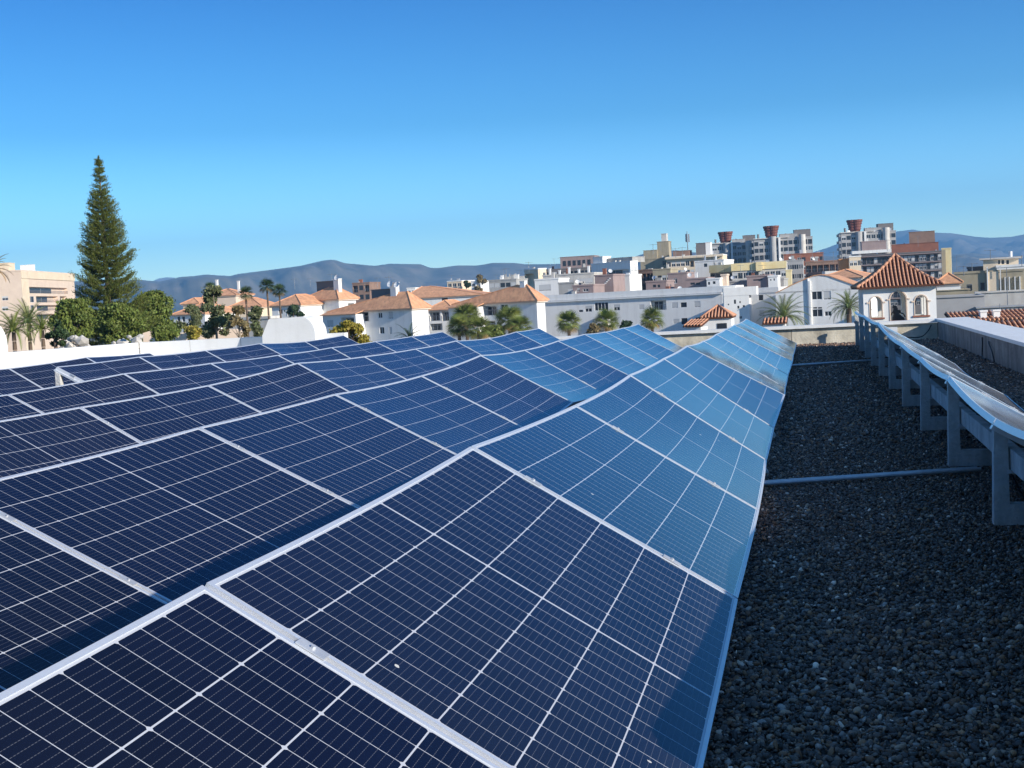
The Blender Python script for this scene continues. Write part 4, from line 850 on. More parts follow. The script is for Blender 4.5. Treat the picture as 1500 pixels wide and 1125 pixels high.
# ---- belfry pavilion
def belfry():
    D = 76.0; A = P(1264, 424, D); a = 2; U = ang(a); N = Vector((U.y, -U.x, 0))
    def ip(px, py):
        r_ = ray(px, py); t_ = A.dot(N)/r_.dot(N); q = r_*t_; return (q-A).dot(U), q.z
    zb = -4.5; z0 = zb; Lx = ip(1371.5, 440)[0]; H = A.z-z0; dp = Lx*.92
    root = empty('belfry', (A.x, A.y, z0), R(a), 'white square belfry with three arches and a concave ribbed tile roof', 'belfry')
    arches = []
    for (x0, x1, ysp, yb) in ((1273.5, 1293.5, 443, 466), (1303, 1329.5, 438, 470), (1339, 1360, 441, 462.5)):
        xa = ip(x0, (ysp+yb)/2)[0]; xb = ip(x1, (ysp+yb)/2)[0]; zs = ip((x0+x1)/2, ysp)[1]-z0; zz = ip((x0+x1)/2, yb)[1]-z0; arches.append((xa, xb, zs, zz))
    th = .42
    def wall(mb, arcs, Lw, tf):
        # tf maps (x,z,depth)->vec ; built as columns of quads between arch outlines
        xs = [0]
        for (xa, xb, zs, zz) in arcs:
            cx = (xa+xb)/2; rr = (xb-xa)/2; xs += [cx-rr*math.cos(math.pi*i/16) for i in range(17)]
        xs.append(Lw)
        def rng_(x):
            for (xa, xb, zs, zz) in arcs:
                cx = (xa+xb)/2; rr = (xb-xa)/2
                if xa-1e-6 <= x <= xb+1e-6: return zz, zs+math.sqrt(max(rr*rr-(x-cx)**2, 0))
            return None
        for i in range(len(xs)-1):
            x0, x1 = xs[i], xs[i+1]; m_ = rng_((x0+x1)/2)
            for dd, fl in ((0, 0), (th, 1)):
                def quad(z00, z01, z10, z11):
                    q = [tf(x0, z00, dd), tf(x1, z10, dd), tf(x1, z11, dd), tf(x0, z01, dd)]; mb.add(q, [(0,1,2,3) if not fl else (3,2,1,0)])
                if m_ is None: quad(0, H, 0, H)
                else:
                    a0 = rng_(x0+1e-7 if x0 < (x0+x1)/2 else x0) or m_; b0 = rng_(x1-1e-7) or m_
                    quad(0, a0[0], 0, b0[0]); quad(a0[1], H, b0[1], H)
            if m_ is not None:
                a0 = rng_(x0+1e-7); b0 = rng_(x1-1e-7)
                mb.add([tf(x0, a0[1], 0), tf(x1, b0[1], 0), tf(x1, b0[1], th), tf(x0, a0[1], th)], [(0,1,2,3)])
                mb.add([tf(x0, a0[0], 0), tf(x1, b0[0], 0), tf(x1, b0[0], th), tf(x0, a0[0], th)], [(3,2,1,0)])
        for (xa, xb, zs, zz) in arcs:
            mb.add([tf(xa, zz, 0), tf(xa, zs, 0), tf(xa, zs, th), tf(xa, zz, th)], [(0,1,2,3)]); mb.add([tf(xb, zz, 0), tf(xb, zs, 0), tf(xb, zs, th), tf(xb, zz, th)], [(3,2,1,0)])
    sc = dp/Lx
    mb = MB(); wall(mb, arches, Lx, lambda x, z, d: Vector((x, d, z))); wall(mb, arches, Lx, lambda x, z, d: Vector((x, dp-d, z)))
    sar = [(x0*sc, x1*sc, zs, zz) for x0, x1, zs, zz in arches]
    wall(mb, sar, dp, lambda x, z, d: Vector((Lx-d, x, z))); wall(mb, sar, dp, lambda x, z, d: Vector((d, x, z)))
    mb.add([(0.01,0.01,H-.02),(Lx-.01,0.01,H-.02),(Lx-.01,dp-.01,H-.02),(.01,dp-.01,H-.02)], [(0,1,2,3)])
    mb.build('wall', 'wall_white', root)
    # brick arch trim + sills
    for (xa, xb, zs, zz) in arches:
        tb = MB(); cx = (xa+xb)/2; rr = (xb-xa)/2; pts = [(xa, zz)]+[(cx-rr*math.cos(math.pi*i/14), zs+rr*math.sin(math.pi*i/14)) for i in range(15)]+[(xb, zz)]
        for p, q in zip(pts, pts[1:]):
            tb.add([(p[0],-.03,p[1]),(q[0],-.03,q[1]),(q[0],.02,q[1]),(p[0],.02,p[1]),(p[0]+(cx-p[0])*.13,-.03,p[1]-(.05 if p[1] > zs else 0)),(q[0]+(cx-q[0])*.13,-.03,q[1]-(.05 if q[1] > zs else 0)),(q[0]+(cx-q[0])*.13,.40,q[1]-(.05 if q[1] > zs else 0)),(p[0]+(cx-p[0])*.13,.40,p[1]-(.05 if p[1] > zs else 0))], [(0,4,5,1),(4,7,6,5),(0,1,2,3),(0,3,7,4),(1,5,6,2)])
        tb.build('arch_trim', 'wall_pink', root)
        MB().box(xa-.08, xb+.08, -.07, .45, zz-.07, zz+.02).build('sill', 'brick', root)
        MB().box(xa-.14, xa-.0, -.05, .1, zs-.05, zs+.03).box(xb, xb+.14, -.05, .1, zs-.05, zs+.03).build('impost', 'wall_pink', root)
    # cornice
    MB().box(-.16, Lx+.16, -.16, dp+.16, H, H+.10).build('cornice', 'brick', root)
    # concave roof: ribs of barrel tiles
    e = .38; hR = ip(1312, 372)[1]-z0-H-.10; half = Lx/2+e; halfd = dp/2+e; cxr, cyr = Lx/2, dp/2
    def prof(t): return t*.62+.38*t**2.1       # t:0 eave ->1 apex height fraction
    def pt(side, s, t):                     # side 0..3, s in -1..1 along the eave, t up the slope
        k = (1-t)
        x, y = {0: (s*half, -halfd*k), 1: (half*k, s*halfd), 2: (-s*half, halfd*k), 3: (-half*k, -s*halfd)}[side]
        return Vector((cxr+x, cyr+y, H+.10+hR*prof(t)))
    rb = MB(); tb = MB(); nr = 22; nt_ = 12
    for sd in range(4):
        for i in range(nt_):
            t0, t1 = i/nt_, (i+1)/nt_; k0, k1 = 1-t0, 1-t1
            q = [pt(sd, -k0, t0), pt(sd, k0, t0), pt(sd, k1, t1), pt(sd, -k1, t1)]; rb.add(q, [(0,1,2,3)])
        for j in range(nr):
            s = -1+2*(j+.5)/nr; tmax = 1-abs(s); n_ = max(2, int(tmax*10)+1); pts = [pt(sd, s, tmax*i/n_)+Vector((0,0,.035)) for i in range(n_+1)]
            for p, q in zip(pts, pts[1:]): tb.tube(p, q, .062, .055, 7)
    for sx, sy in ((-1,-1),(1,-1),(1,1),(-1,1)):
        pts = [Vector((cxr+sx*half*(1-t), cyr+sy*halfd*(1-t), H+.14+hR*prof(t))) for t in [i/10 for i in range(11)]]
        tb.path(pts, .085, 7)
    rb.add([pt(0,-1,0)-Vector((0,0,.09)), pt(0,1,0)-Vector((0,0,.09)), pt(2,-1,0)-Vector((0,0,.09)), pt(2,1,0)-Vector((0,0,.09))], [(3,2,1,0)])
    for sd in range(4):
        q = [pt(sd,-1,0)-Vector((0,0,.09)), pt(sd,1,0)-Vector((0,0,.09)), pt(sd,1,0), pt(sd,-1,0)]; rb.add(q, [(0,1,2,3)])
    ro = rb.build('roof', 'tile_gap', root); tb.build('tile_ridges', 'tile_pale', ro, smooth=True)
    # dark figure-like machine in the middle arch
    xa, xb, zs, zz = arches[1]; g = A+U*((xa+xb)/2-.02)-N*.55
    rt = empty('bell_machine', (g.x, g.y, z0+zz), R(a), 'dark cast iron machine standing in the middle arch of the belfry', 'machine')
    MB().prism([(-.32,-.0),(.40,-.0),(.34,.16),(.18,.30),(.05,.42),(-.16,.42),(-.28,.2)], -.2, .2).build('base', 'black_rubber', rt)
    MB().prism([(-.22,.38),(.12,.40),(.20,.55),(.10,.62),(.02,.60),(.02,.70),(-.06,.86),(-.22,.88),(-.26,.74),(-.20,.68),(-.24,.55)], -.14, .14).build('body', 'black_rubber', rt)
    MB().path([(-.36,.0,.30),(-.28,.0,.48),(-.12,.0,.5)], .035).build('lever', 'black_rubber', rt); MB().path([(.16,0,.45),(.34,0,.36),(.42,0,.2)], .035).build('lever', 'black_rubber', rt)
    MB().box(-.32, .40, -.25, .25, -2.2, -.002).build('plinth', 'wall_white', rt)
belfry()
# building carrying the belfry & tiled roofs around it
def tileroof(px0, py0, px1, py1, D, depth, rise, label, a=0, h=2.5, pitch=.21, m='tile_pale', shape='shed'):
    """eave line from pixel p0 to px1 at depth D; slopes up away from camera"""
    A = P(px0, py0, D); U = ang(a); N = Vector((U.y, -U.x, 0)); r_ = ray(px1, py0)
    lo, hi = .2, 80
    for _ in range(40):
        t = (lo+hi)/2
        if proj(A+U*t)[0] > px1: hi = t
        else: lo = t
    L = t; root = empty('tiled_roof_building', (A.x, A.y, A.z-h), R(a), label, 'tiled roof'); 
    MB().box(.12, L-.12, .15, depth-.1, -6, h-.10).build('wall', 'wall_white', root)
    rb = MB(); tb = MB(); n = int(L/pitch)
    if shape == 'shed':
        rb.add([(0,0,h-.08),(L,0,h-.08),(L,depth,h-.08+rise),(0,depth,h-.08+rise),(0,0,h),(L,0,h),(L,depth,h+rise),(0,depth,h+rise)], [(3,2,1,0),(4,5,6,7),(0,1,5,4),(1,2,6,5),(2,3,7,6),(3,0,4,7)])
        nseg = max(2, int(depth/.45)); 
        for i in range(n):
            x = (i+.5)*L/n
            for j in range(nseg):
                y0_, y1_ = depth*j/nseg, depth*(j+1)/nseg; tb.tube((x, y0_-.02, h+.045+rise*j/nseg), (x, y1_, h+.03+rise*(j+1)/nseg), pitch*.34, pitch*.27, 7)
    else:
        cx = L/2; cy = depth/2; top = (cx, cy, h+rise); c4 = [(0,0,h),(L,0,h),(L,depth,h),(0,depth,h)]
        rb.add([(0,0,h-.08),(L,0,h-.08),(L,depth,h-.08),(0,depth,h-.08)]+c4+[top], [(3,2,1,0),(0,1,5,4),(1,2,6,5),(2,3,7,6),(3,0,4,7),(4,5,8),(5,6,8),(6,7,8),(7,4,8)])
        for sd in range(2):
            W_ = L if sd == 0 else depth; nn = int(W_/pitch)
            for i in range(nn):
                s = (i+.5)/nn; k = 1-abs(2*s-1)
                if sd == 0: p = Vector((s*L, 0, h+.03)); q = Vector((s*L, cy*k, h+.03+rise*k)); tb.tube(p, q, pitch*.32, pitch*.28, 6)
                else: p = Vector((L, s*depth, h+.03)); q = Vector((L-cx*k, s*depth, h+.03+rise*k)); tb.tube(p, q, pitch*.32, pitch*.28, 6); p = Vector((0, s*depth, h+.03)); q = Vector((cx*k, s*depth, h+.03+rise*k)); tb.tube(p, q, pitch*.32, pitch*.28, 6)
        for c in c4: tb.tube(Vector(c)+Vector((0,0,.05)), Vector(top)+Vector((0,0,.05)), .08, n=6)
    ro = rb.build('roof', 'tile_gap', root); tb.build('tile_ridges', m, ro, smooth=True); return root, L
tileroof(1445, 489, 1620, 486, 56, 1.5, .42, 'ribbed terracotta roof nearest the right parapet', a=3, h=1.2, pitch=.2)
rt_, L_ = tileroof(1395, 472.5, 1610, 470, 64, 2.2, .40, 'upper ribbed terracotta roof with two white chimneys at the right', a=4, h=1.4, pitch=.2)
for px in (1435.5, 1454):
    q = P(px, 468, 65.2); l = rt_.matrix_world.inverted() if False else None
    dx = (q-rt_.location); aa = R(4); lx = dx.x*math.cos(aa)+dx.y*math.sin(aa)
    MB().box(lx-.15, lx+.15, .5, .9, .8, 1.4+.42).box(lx-.19, lx+.19, .46, .94, 1.82, 1.90).build('chimney', 'wall_white', rt_)
MB().box(L_*.30, L_*.305, 0, 0, 0, 0)
rt_, L_ = tileroof(1026, 466, 1073.5, 463, 88, 2.3, .72, 'small white dormer with ribbed pyramid tile roof below the bright gable end', a=-2, h=2.0, pitch=.2, shape='pyr')
MB().box(L_*.5, L_*.8, .12, .148, 1.0, 1.6).build('window', 'glass_dark', rt_)
tileroof(1000, 478, 1028, 476, 86, 1.6, .35, 'low ribbed tile roof left of the small dormer', a=-14, h=1.0, pitch=.2)
tileroof(1116.5, 474, 1153, 473, 84, 1.3, .28, 'low ribbed tile roof beneath the left date palm', a=-2, h=1.0, pitch=.2)
# ================================================================ VEGETATION
def quads(c, nrm, up, w_, h_):
    """arrays -> quad leaves"""
    r_ = np.cross(nrm, up); r_ /= (np.linalg.norm(r_, axis=1)[:, None]+1e-9); u_ = up/(np.linalg.norm(up, axis=1)[:, None]+1e-9)
    a = c-r_*w_[:, None]/2; b = c+r_*w_[:, None]/2
    m = c+u_*h_[:, None]*.5
    V = np.stack([c-u_*h_[:, None]*.35, m*.5+b*.5+r_*w_[:, None]*.15, c+u_*h_[:, None]*.65, m*.5+a*.5-r_*w_[:, None]*.15], 1)
    return V.reshape(-1, 3), np.arange(len(c)*4).reshape(-1, 4)
def tone(n, k, lo=.6, hi=1.4, hue=.12):
    b = rng.uniform(lo, hi, (n, 1))*np.concatenate([1+rng.uniform(-hue, hue, (n, 1)), np.ones((n, 1)), 1+rng.uniform(-hue, hue, (n, 1))], 1)
    return np.concatenate([np.repeat(b[:, None], k, 1), np.ones((n, k, 1))], 2).reshape(-1, 4)
def clump_tree(px, pyb, pyt, D, wpx, label, leaf, name='tree', cat='tree', n=9000, ls=.28, lobes=14, trunk='bark', group=None, zbot=None, flat=1.0, gap=.0, crown0=.15, seed=1):
    rs = np.random.default_rng(seed); top = P(px, pyt, D); bot = P(px, pyb, D); zb = GROUND if zbot is None else zbot
    Wd = wpx*D/FPX/2; Hc = top.z-bot.z
    root = empty(name, (bot.x, bot.y, zb), 0, label, cat, group); base = bot.z-zb
    # lobes
    cs = []; rr = []
    for i in range(lobes):
        h = rs.uniform(crown0, .92); k = math.sin(math.pi*min(1, .18+h*.85))**.6; an = rs.uniform(0, 6.28); d_ = Wd*k*rs.uniform(.15, .72)
        cs.append((d_*math.cos(an), d_*math.sin(an), base+Hc*h)); rr.append(Wd*rs.uniform(.16, .36))
    cs.append((0, 0, base+Hc*.86)); rr.append(min(Wd*.4, Hc*.14))
    cs = np.array(cs); rr = np.array(rr); li = rs.choice(len(cs), n, p=rr**2/sum(rr**2))
    dv = rs.normal(size=(n, 3)); dv /= np.linalg.norm(dv, axis=1)[:, None]
    rad = rs.uniform(.35, 1.12, n)**.6+(rs.random(n) < .12)*rs.uniform(0, .45, n); c = cs[li]+dv*(rr[li]*rad)[:, None]*np.array([1, 1, .8*flat])
    # clump noise removes leaves
    ph = np.sin(c[:, 0]*2.3+seed)*np.sin(c[:, 1]*2.1+2)*np.sin(c[:, 2]*2.7+1); keep = ph > (-.55+gap); c = c[keep]; dv = dv[keep]
    c[:, 2] = np.minimum(c[:, 2], base+Hc*(1+rs.uniform(-.03, .02, len(c))))
    nn = dv+rs.normal(0, .6, dv.shape); up = rs.normal(size=dv.shape)+np.array([0, 0, .6]); sz = ls*rs.uniform(.6, 1.5, len(c))
    V, Fq = quads(c, nn, up, sz*.7, sz)
    npmesh('crown', V, Fq, leaf, root, smooth=False, col=tone(len(c), 4))
    tb = MB(); tb.tube((0, 0, 0), (0, 0, base+Hc*.35), max(.12, Wd*.07), max(.08, Wd*.045), 8)
    for i in range(min(lobes, 10)): tb.tube((0, 0, base+Hc*rs.uniform(.05, .35)), tuple(cs[i]), Wd*.035, Wd*.012, 6)
    tb.build('trunk', trunk, root, smooth=True)
    return root
def conifer():
    D = 112; top = P(148.5, 234, D); bot = P(163, 497, D); zb = GROUND; root = empty('conifer_tree', (bot.x, bot.y, zb), 0, 'tall pointed conifer with drooping layered branches rising above everything at left', 'tree')
    Ht = top.z-zb; lean = 0.0; rs = np.random.default_rng(11)
    tb = MB(); tb.tube((0, 0, 0), (0, 0, Ht*.5), .38, .22, 10); tb.tube((0, 0, Ht*.5), (0, 0, Ht-.1), .22, .03, 8)
    C_, N_, U2, S_ = [], [], [], []
    z = zb+0; h = Ht*.24
    while h < Ht-.15:
        f = (h-Ht*.24)/(Ht*.76); R_ = 4.9*(1-f)**1.0*(.93+.07*math.sin(h*3))+.12
        nb = int(12+rs.integers(0, 3)) if f < .85 else 6
        a0 = rs.uniform(0, 6.28)
        for b in range(nb):
            an = a0+2*math.pi*b/nb+rs.uniform(-.25, .25); Rb = R_*rs.uniform(.62, 1.10); z0 = h+rs.uniform(-.12, .12)
            if rs.random() < .07 and f < .6: continue
            nseg = max(4, int(Rb/.14)); prev = None
            for s in range(1, nseg+1):
                t = s/nseg; q = np.array([math.cos(an)*Rb*t, math.sin(an)*Rb*t, z0-.16*Rb*math.sin(t*2.0)+.34*Rb*t**3])
                if prev is not None and s % 2 == 0: tb.tube(prev, q, .035*(1-t)+.012, .03*(1-t)+.01, 4)
                if prev is None or s % 2 == 0: prev = q
                m = 24 if t > .35 else 3
                for _ in range(m):
                    off = rs.normal(0, .13*(.5+t)*(1-.42*f), 3); off[2] = abs(off[2])*.9-.04
                    C_.append(q+off); d_ = np.array([math.cos(an)*.8, math.sin(an)*.8, .75])+rs.normal(0, .45, 3); U2.append(d_); N_.append(rs.normal(size=3)); S_.append(rs.uniform(.14, .32)*(1-.4*f))
        h += .56*(1-f*.5)*rs.uniform(.8, 1.2)
    for i in range(60): C_.append(np.array([rs.normal(0, .04), rs.normal(0, .04), Ht+.15-rs.uniform(0, .9)])); U2.append(np.array([rs.normal(0, .25), rs.normal(0, .25), 1.])); N_.append(rs.normal(size=3)); S_.append(.25)
    C_ = np.array(C_); V, Fq = quads(C_, np.array(N_), np.array(U2), np.array(S_)*.28, np.array(S_)*1.35)
    npmesh('crown', V, Fq, 'needles', root, smooth=False, col=tone(len(C_), 4, .6, 1.3)); tb.build('trunk', 'bark', root, smooth=True)
    # straight lean to match the roll-free vertical: none
conifer()
clump_tree(226, 500, 427, 128, 84, 'broad round topped pine right behind the tall conifer', 'pine_leaf', 'pine_tree', n=18000, ls=.26, lobes=46, seed=2)
clump_tree(112, 500, 440, 100, 84, 'rounded olive green pine left of the conifer trunk', 'pine_leaf', 'pine_tree', n=14000, ls=.22, lobes=40, seed=3)
clump_tree(176, 503, 446, 105, 90, 'lower bushy pine wrapped around the conifer base', 'pine_leaf', 'pine_tree', n=14000, ls=.22, lobes=40, seed=4)
clump_tree(82, 512, 468, 62, 44, 'dark rounded shrub between the palms and the conifer', 'dark_leaf', 'shrub', 'shrub', n=5000, ls=.15, lobes=12, seed=5, zbot=-5)
clump_tree(285, 498, 447, 118, 50, 'scrubby grey green tree in front of the small white house', 'grey_leaf', n=4200, ls=.26, lobes=16, seed=6, gap=.35, trunk='bark_pale')
clump_tree(318, 500, 420, 92, 66, 'tallest scrubby tree with bare pale stems and ragged top', 'grey_leaf', n=6000, ls=.22, lobes=22, seed=7, gap=.4, trunk='bark_pale')
clump_tree(352, 500, 446, 90, 46, 'dry thin leaved tree with reddish brown foliage', 'dry_leaf', n=3600, ls=.2, lobes=14, seed=8, gap=.4, trunk='bark_pale')
clump_tree(378, 498, 448, 96, 40, 'ragged grey green tree left of the white hood', 'grey_leaf', n=3600, ls=.22, lobes=14, seed=9, gap=.38, trunk='bark_pale')
clump_tree(240, 500, 478, 80, 60, 'low olive green bush on the garden wall below the round pine', 'pine_leaf', 'shrub', 'shrub', n=3000, ls=.16, lobes=10, seed=10, zbot=-5)
clump_tree(278, 499, 479, 84, 50, 'pale green low bush behind the white parapet', 'yellow_leaf', 'shrub', 'shrub', n=2500, ls=.16, lobes=10, seed=12, zbot=-5)
clump_tree(430, 480, 447, 235, 40, 'dark ivy mass on the low white wing', 'dark_leaf', 'shrub', 'shrub', n=2500, ls=.4, lobes=10, seed=13)
clump_tree(513, 510, 471, 60, 60, 'dense yellow green bush behind the far panels', 'yellow_leaf', 'shrub', 'shrub', n=7000, ls=.12, lobes=16, seed=14, zbot=-5)
clump_tree(683, 424, 411, 515, 18, 'round dark bush on the skyline between two cream houses', 'dark_leaf', n=1500, ls=.7, lobes=7, seed=15)
clump_tree(704, 430, 402, 500, 22, 'taller yellowish tree on the skyline', 'dry_leaf', n=2500, ls=.7, lobes=9, seed=16)
clump_tree(868, 500, 474, 175, 40, 'brownish scrub between the fan palms', 'dry_leaf', 'shrub', 'shrub', n=2500, ls=.3, lobes=10, seed=17)
clump_tree(724, 500, 478, 172, 60, 'olive green scrub between the first two fan palms', 'palm_leaf', 'shrub', 'shrub', n=3500, ls=.3, lobes=12, seed=18)
clump_tree(924, 492, 470, 178, 40, 'small green scrub left of the third fan palm', 'dark_leaf', 'shrub', 'shrub', n=2000, ls=.3, lobes=8, seed=19)

def frond_pinnate(L, droop, n=26, lw=.05, ll=.45, rs=random):
    V, Fq = [], []; pts = []
    for i in range(n+1):
        t = i/n; an = droop[0]+(droop[1]-droop[0])*t; 
        if i == 0: p = Vector((0, 0, 0))
        else: p = pts[-1]+Vector((math.cos(an), 0, math.sin(an)))*(L/n)
        pts.append(p)
    for i in range(1, n):
        t = i/n; d = (pts[i+1]-pts[i]).normalized(); up = Vector((-d.z, 0, d.x)); l = ll*math.sin(math.pi*min(1, .12+t*.9))**.7
        for s in (-1, 1):
            b = pts[i]; tip = b+(d*.65+Vector((0, s, 0))*.62+up*.28)*l; w_ = d*lw
            k = len(V); V += [b-w_, b+w_, tip]; Fq.append((k, k+1, k+2))
    k = len(V)
    for i in range(n):
        w_ = Vector((0, .03*(1-i/n)+.008, 0)); k = len(V); V += [pts[i]-w_, pts[i]+w_, pts[i+1]+w_, pts[i+1]-w_]; Fq += [(k, k+1, k+2), (k, k+2, k+3)]
    return V, Fq
def frond_fan(petiole, R_, spread, n=15, droop=.35):
    V, Fq = [], []; c = Vector((petiole, 0, 0)); V += [Vector((0, -.02, 0)), Vector((0, .02, 0)), c]; Fq.append((0, 1, 2))
    for i in range(n):
        a = -spread+2*spread*i/(n-1); d = Vector((math.cos(a), math.sin(a), 0)); q = Vector((-math.sin(a), math.cos(a), 0)); w_ = R_*spread/n*.5
        m_ = c+d*R_*.5+Vector((0, 0, -.05*R_+.05*(i % 2))); tip = c+d*R_-Vector((0, 0, droop*R_*(.5+.5*abs(a)/spread)))
        k = len(V); V += [c, m_-q*w_, m_+q*w_, tip]; Fq += [(k, k+1, k+2), (k+1, k+3, k+2)]
    return V, Fq
def palm(px, pyc, D, label, kind, size, nf, trunk_r=.22, leaf=None, seed=0, pyb=None, zbot=None, group=None):
    rs = random.Random(seed); c = P(px, pyc, D); zb = GROUND if zbot is None else zbot; h = c.z-zb
    root = empty('palm_tree', (c.x, c.y, zb), rs.uniform(0, 6), label, 'palm tree', group)
    tb = MB(); seg = 14
    for i in range(seg): tb.tube((0, 0, h*i/seg), (0, 0, h*(i+1)/seg-.02), trunk_r*1.1, trunk_r*.95, 9)
    tb.build('trunk', 'bark', root)
    Vs, Fs = [], []; Vd, Fd = [], []
    for i in range(nf):
        az = i*2.39996+rs.uniform(-.2, .2); u = (i+.5)/nf
        if kind == 'date':
            el = R(88-78*u**.85)+rs.uniform(-.08, .08); V, Fq = frond_pinnate(size*rs.uniform(.85, 1.08), (el, el-R(50+55*u)), ll=size*.17, lw=size*.014)
            V = [Vector((v.x*math.cos(az)-v.y*math.sin(az), v.x*math.sin(az)+v.y*math.cos(az), v.z+h)) for v in V]; dead = False
        else:
            el = R(85-125*u)+rs.uniform(-.15, .15); dead = u > .84; V, Fq = frond_fan(size*.40*rs.uniform(.6, 1.15), size*.68*(.75 if dead else rs.uniform(.8, 1.15)), R(62), droop=.25+.5*u)
            ro = rs.uniform(-.5, .5)
            V2 = []
            for v in V:
                y = v.y*math.cos(ro)-v.z*math.sin(ro); z = v.y*math.sin(ro)+v.z*math.cos(ro); x = v.x
                x, z = x*math.cos(el)-z*math.sin(el), x*math.sin(el)+z*math.cos(el)
                V2.append(Vector((x*math.cos(az)-y*math.sin(az), x*math.sin(az)+y*math.cos(az), z+h)))
            V = V2
        tv, tf = (Vd, Fd) if dead else (Vs, Fs); k = sum(len(q) for q in tv); tv.append([tuple(v) for v in V]); tf.append(np.array(Fq)+k)
    for tv, tf, nm, mt_ in ((Vs, Fs, 'crown', leaf or ('date_leaf' if kind == 'date' else 'palm_leaf')), (Vd, Fd, 'dead_fronds', 'dead_frond')):
        if not tv: continue
        cols = np.concatenate([np.tile(np.append(np.array([1, 1, 1])*rs.uniform(.55, 1.5)*np.array([rs.uniform(.9, 1.15), 1, rs.uniform(.8, 1.1)]), 1.0), (len(q), 1)) for q in tv])
        npmesh(nm, np.array([v for q in tv for v in q]), np.concatenate(tf), mt_, root, smooth=False, col=cols)
    return root
palm(683, 466, 176, 'fan palm nearest the veranda house, first from the left of the fan palms', 'fan', 2.3, 60, seed=1)
palm(672, 480, 170, 'lower fan palm tucked against the first tall fan palm', 'fan', 1.9, 40, seed=21)
palm(701, 484, 168, 'short bushy fan palm between the veranda house and dark balconies', 'fan', 2.0, 44, seed=22)
palm(746, 471, 178, 'wide fan palm in front of the dark recessed balconies', 'fan', 2.25, 56, seed=2)
palm(762, 480, 172, 'smaller fan palm leaning out right of the balcony palm', 'fan', 1.9, 40, seed=23)
palm(833, 475, 180, 'fan palm at the left end of the long white building', 'fan', 2.0, 50, seed=3)
palm(888, 472, 182, 'fan palm below the white bay window of the long building', 'fan', 2.0, 50, seed=4)
palm(955, 470, 184, 'fan palm under the dark balcony of the long building', 'fan', 2.0, 46, seed=5)
palm(1148, 466, 150, 'left date palm with long arching fronds in front of the gabled building', 'date', 3.6, 46, seed=6)
palm(1243, 452, 150, 'right date palm with exposed brown trunk beside the belfry', 'date', 2.9, 44, seed=7, trunk_r=.30)
palm(600, 497, 120, 'dark spiky palm top poking up at the foot of the large house', 'date', 1.9, 20, seed=8, leaf='dark_leaf')
palm(42, 474, 66, 'leafy palm clump in front of the peach apartment block', 'date', 1.5, 40, seed=9, trunk_r=.09, zbot=-6)
palm(20, 486, 60, 'pale drooping palm at the left picture edge', 'date', 1.3, 36, seed=10, trunk_r=.09, zbot=-6, leaf='palm_leaf')
palm(62, 483, 64, 'yellow green palm tuft beside the dark rounded shrub', 'date', 1.1, 30, seed=24, trunk_r=.09, zbot=-6, leaf='palm_leaf')
palm(391, 421, 150, 'slender palm silhouetted on the hills, left one of the skyline pair', 'fan', 1.1, 34, seed=11, trunk_r=.10, leaf='dark_leaf')
palm(409, 427, 155, 'slender palm silhouetted on the hills, right one of the skyline pair', 'fan', 1.0, 34, seed=12, trunk_r=.10, leaf='dark_leaf')
palm(360, 432, 140, 'small dark palm above the dry scrubby trees', 'fan', 1.0, 30, seed=13, trunk_r=.10, leaf='dark_leaf')
palm(308, 424, 120, 'thin dark palm tops showing above the tallest scrubby tree', 'fan', .8, 26, seed=14, trunk_r=.08, leaf='dark_leaf')
palm(-14, 398, 50, 'orange tinged palm frond tips entering at the left edge', 'date', 1.0, 24, seed=15, trunk_r=.09, leaf='dead_frond')

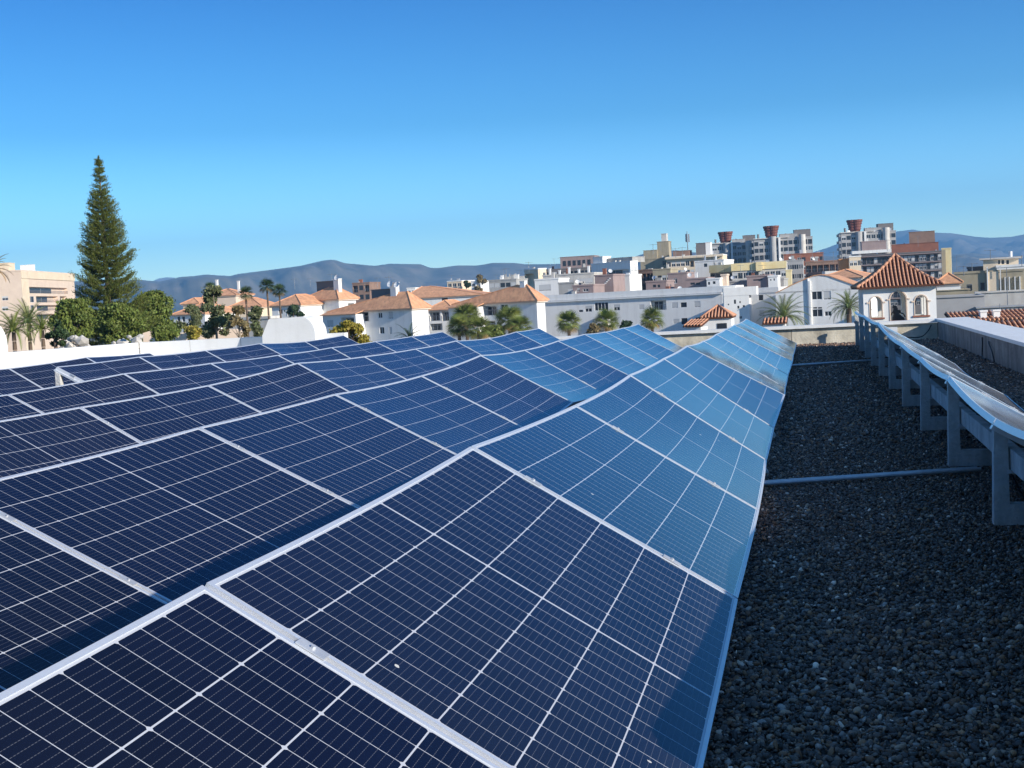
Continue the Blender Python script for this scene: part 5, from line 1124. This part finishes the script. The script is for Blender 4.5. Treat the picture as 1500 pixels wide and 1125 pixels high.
# ================================================================ GROUND AND HILLS
mb = MB(); s_ = 11300; mb.add([(-s_, -s_, GROUND), (s_, -s_, GROUND), (s_, s_, GROUND), (-s_, s_, GROUND)], [(0,1,2,3)]); tag(mb.build('ground', 'city_ground'), kind='structure')
def ridge(name, prof, D, back, front, m, seed, nx=520, ny=70, rough=.10):
    """prof: pixel polyline of the crest at depth D"""
    pxs = np.linspace(prof[0][0], prof[-1][0], nx); pys = np.interp(pxs, [p[0] for p in prof], [p[1] for p in prof])
    rs = np.random.default_rng(seed); ph = rs.uniform(0, 6.28, 40); V = []
    def nz(x, y):
        v = 0
        for o in range(7):
            k = 2**o/1300.; v += (math.sin(x*k*1.3+ph[o]+y*k*.5)*math.cos(y*k*1.1+ph[o+9]+x*k*.4))/1.75**o
        return v
    for j in range(ny+1):
        t = j/ny       # 0 front foot .. 1 back foot ; crest at tc
        tc = front/(front+back)
        Dj = D-front+(front+back)*t
        for i in range(nx):
            crest = P(pxs[i], pys[i], D); h = crest.z-GROUND
            s = t/tc if t <= tc else (1-t)/(1-tc)
            base = s**1.15; q = crest*(Dj/D)
            w_ = 4*s*(1-s)
            rid = abs(nz(q.x*1.5, q.y*.8)); hh = h*(base+w_*(rid*.75-.34))
            hh = min(hh, (crest.z*(Dj/D)-GROUND)*(1-.10*(1-s)))
            hh = max(hh, h*base*.25)
            V.append((q.x, q.y, GROUND-1+max(hh, 0)))
    V = np.array(V); Fq = np.array([[j*nx+i, j*nx+i+1, (j+1)*nx+i+1, (j+1)*nx+i] for j in range(ny) for i in range(nx-1)])
    o = npmesh(name, V, Fq, m, smooth=True); tag(o, kind='structure'); return o
ridge('hills', [(-400,420),(-200,414),(0,412),(120,411),(204,409),(220,411),(234,412),(266,405),(284,404),(302,401.6),(320,403),(338,404),(348,401),(380,397),(396,395),(440,389),(470,382),(484,380),(492,380.6),(504,385),(538,388),(550,389),(570,385.6),(590,386),(616,386),(630,391.6),(642,392),(670,388),(700,388),(722,384),(752,384),(768,386),(812,386),(884,382),(900,383),(920,379),(940,372),(952,370),(990,366),(1040,372),(1100,378),(1192,369),(1211,374),(1300,378),(1392,372),(1425,370),(1465,374),(1500,375),(1700,380)], 6000, 2400, 2000, 'hill_near', 1)
ridge('far_hills', [(1000,388),(1100,378),(1192,369),(1211,363),(1229,356),(1270,346),(1316,338.5),(1337,336),(1360,340),(1395,341.5),(1430,346.7),(1451,348),(1481,346.7),(1500,343),(1560,338),(1650,345),(1800,352)], 8800, 2000, 1500, 'hill_far', 2)
ridge('distant_peak', [(120,425),(204,413),(220,408),(238,401),(254,400),(266,402),(284,406),(340,425)], 10000, 1200, 800, 'hill_pale', 3, nx=80, ny=14)
# ---------------------------------------------------------------- air
HZ = 1.5e-5
m = bpy.data.materials.new('haze'); m.use_nodes = True; t = m.node_tree; t.nodes.clear(); pv = t.nodes.new('ShaderNodeVolumePrincipled'); mo = t.nodes.new('ShaderNodeOutputMaterial')
pv.inputs['Color'].default_value = (.26, .58, 1, 1); pv.inputs['Density'].default_value = HZ*8; pv.inputs['Anisotropy'].default_value = 0.0
t.links.new(pv.outputs[0], mo.inputs['Volume']); M['haze'] = m
hz = MB().box(-11500, 11500, -11500, 11500, GROUND-1.5, 700).build('haze', 'haze'); tag(hz, 'pale blue air haze over the city and hills', 'haze', kind='stuff')
for o in bpy.data.objects: clean(o)
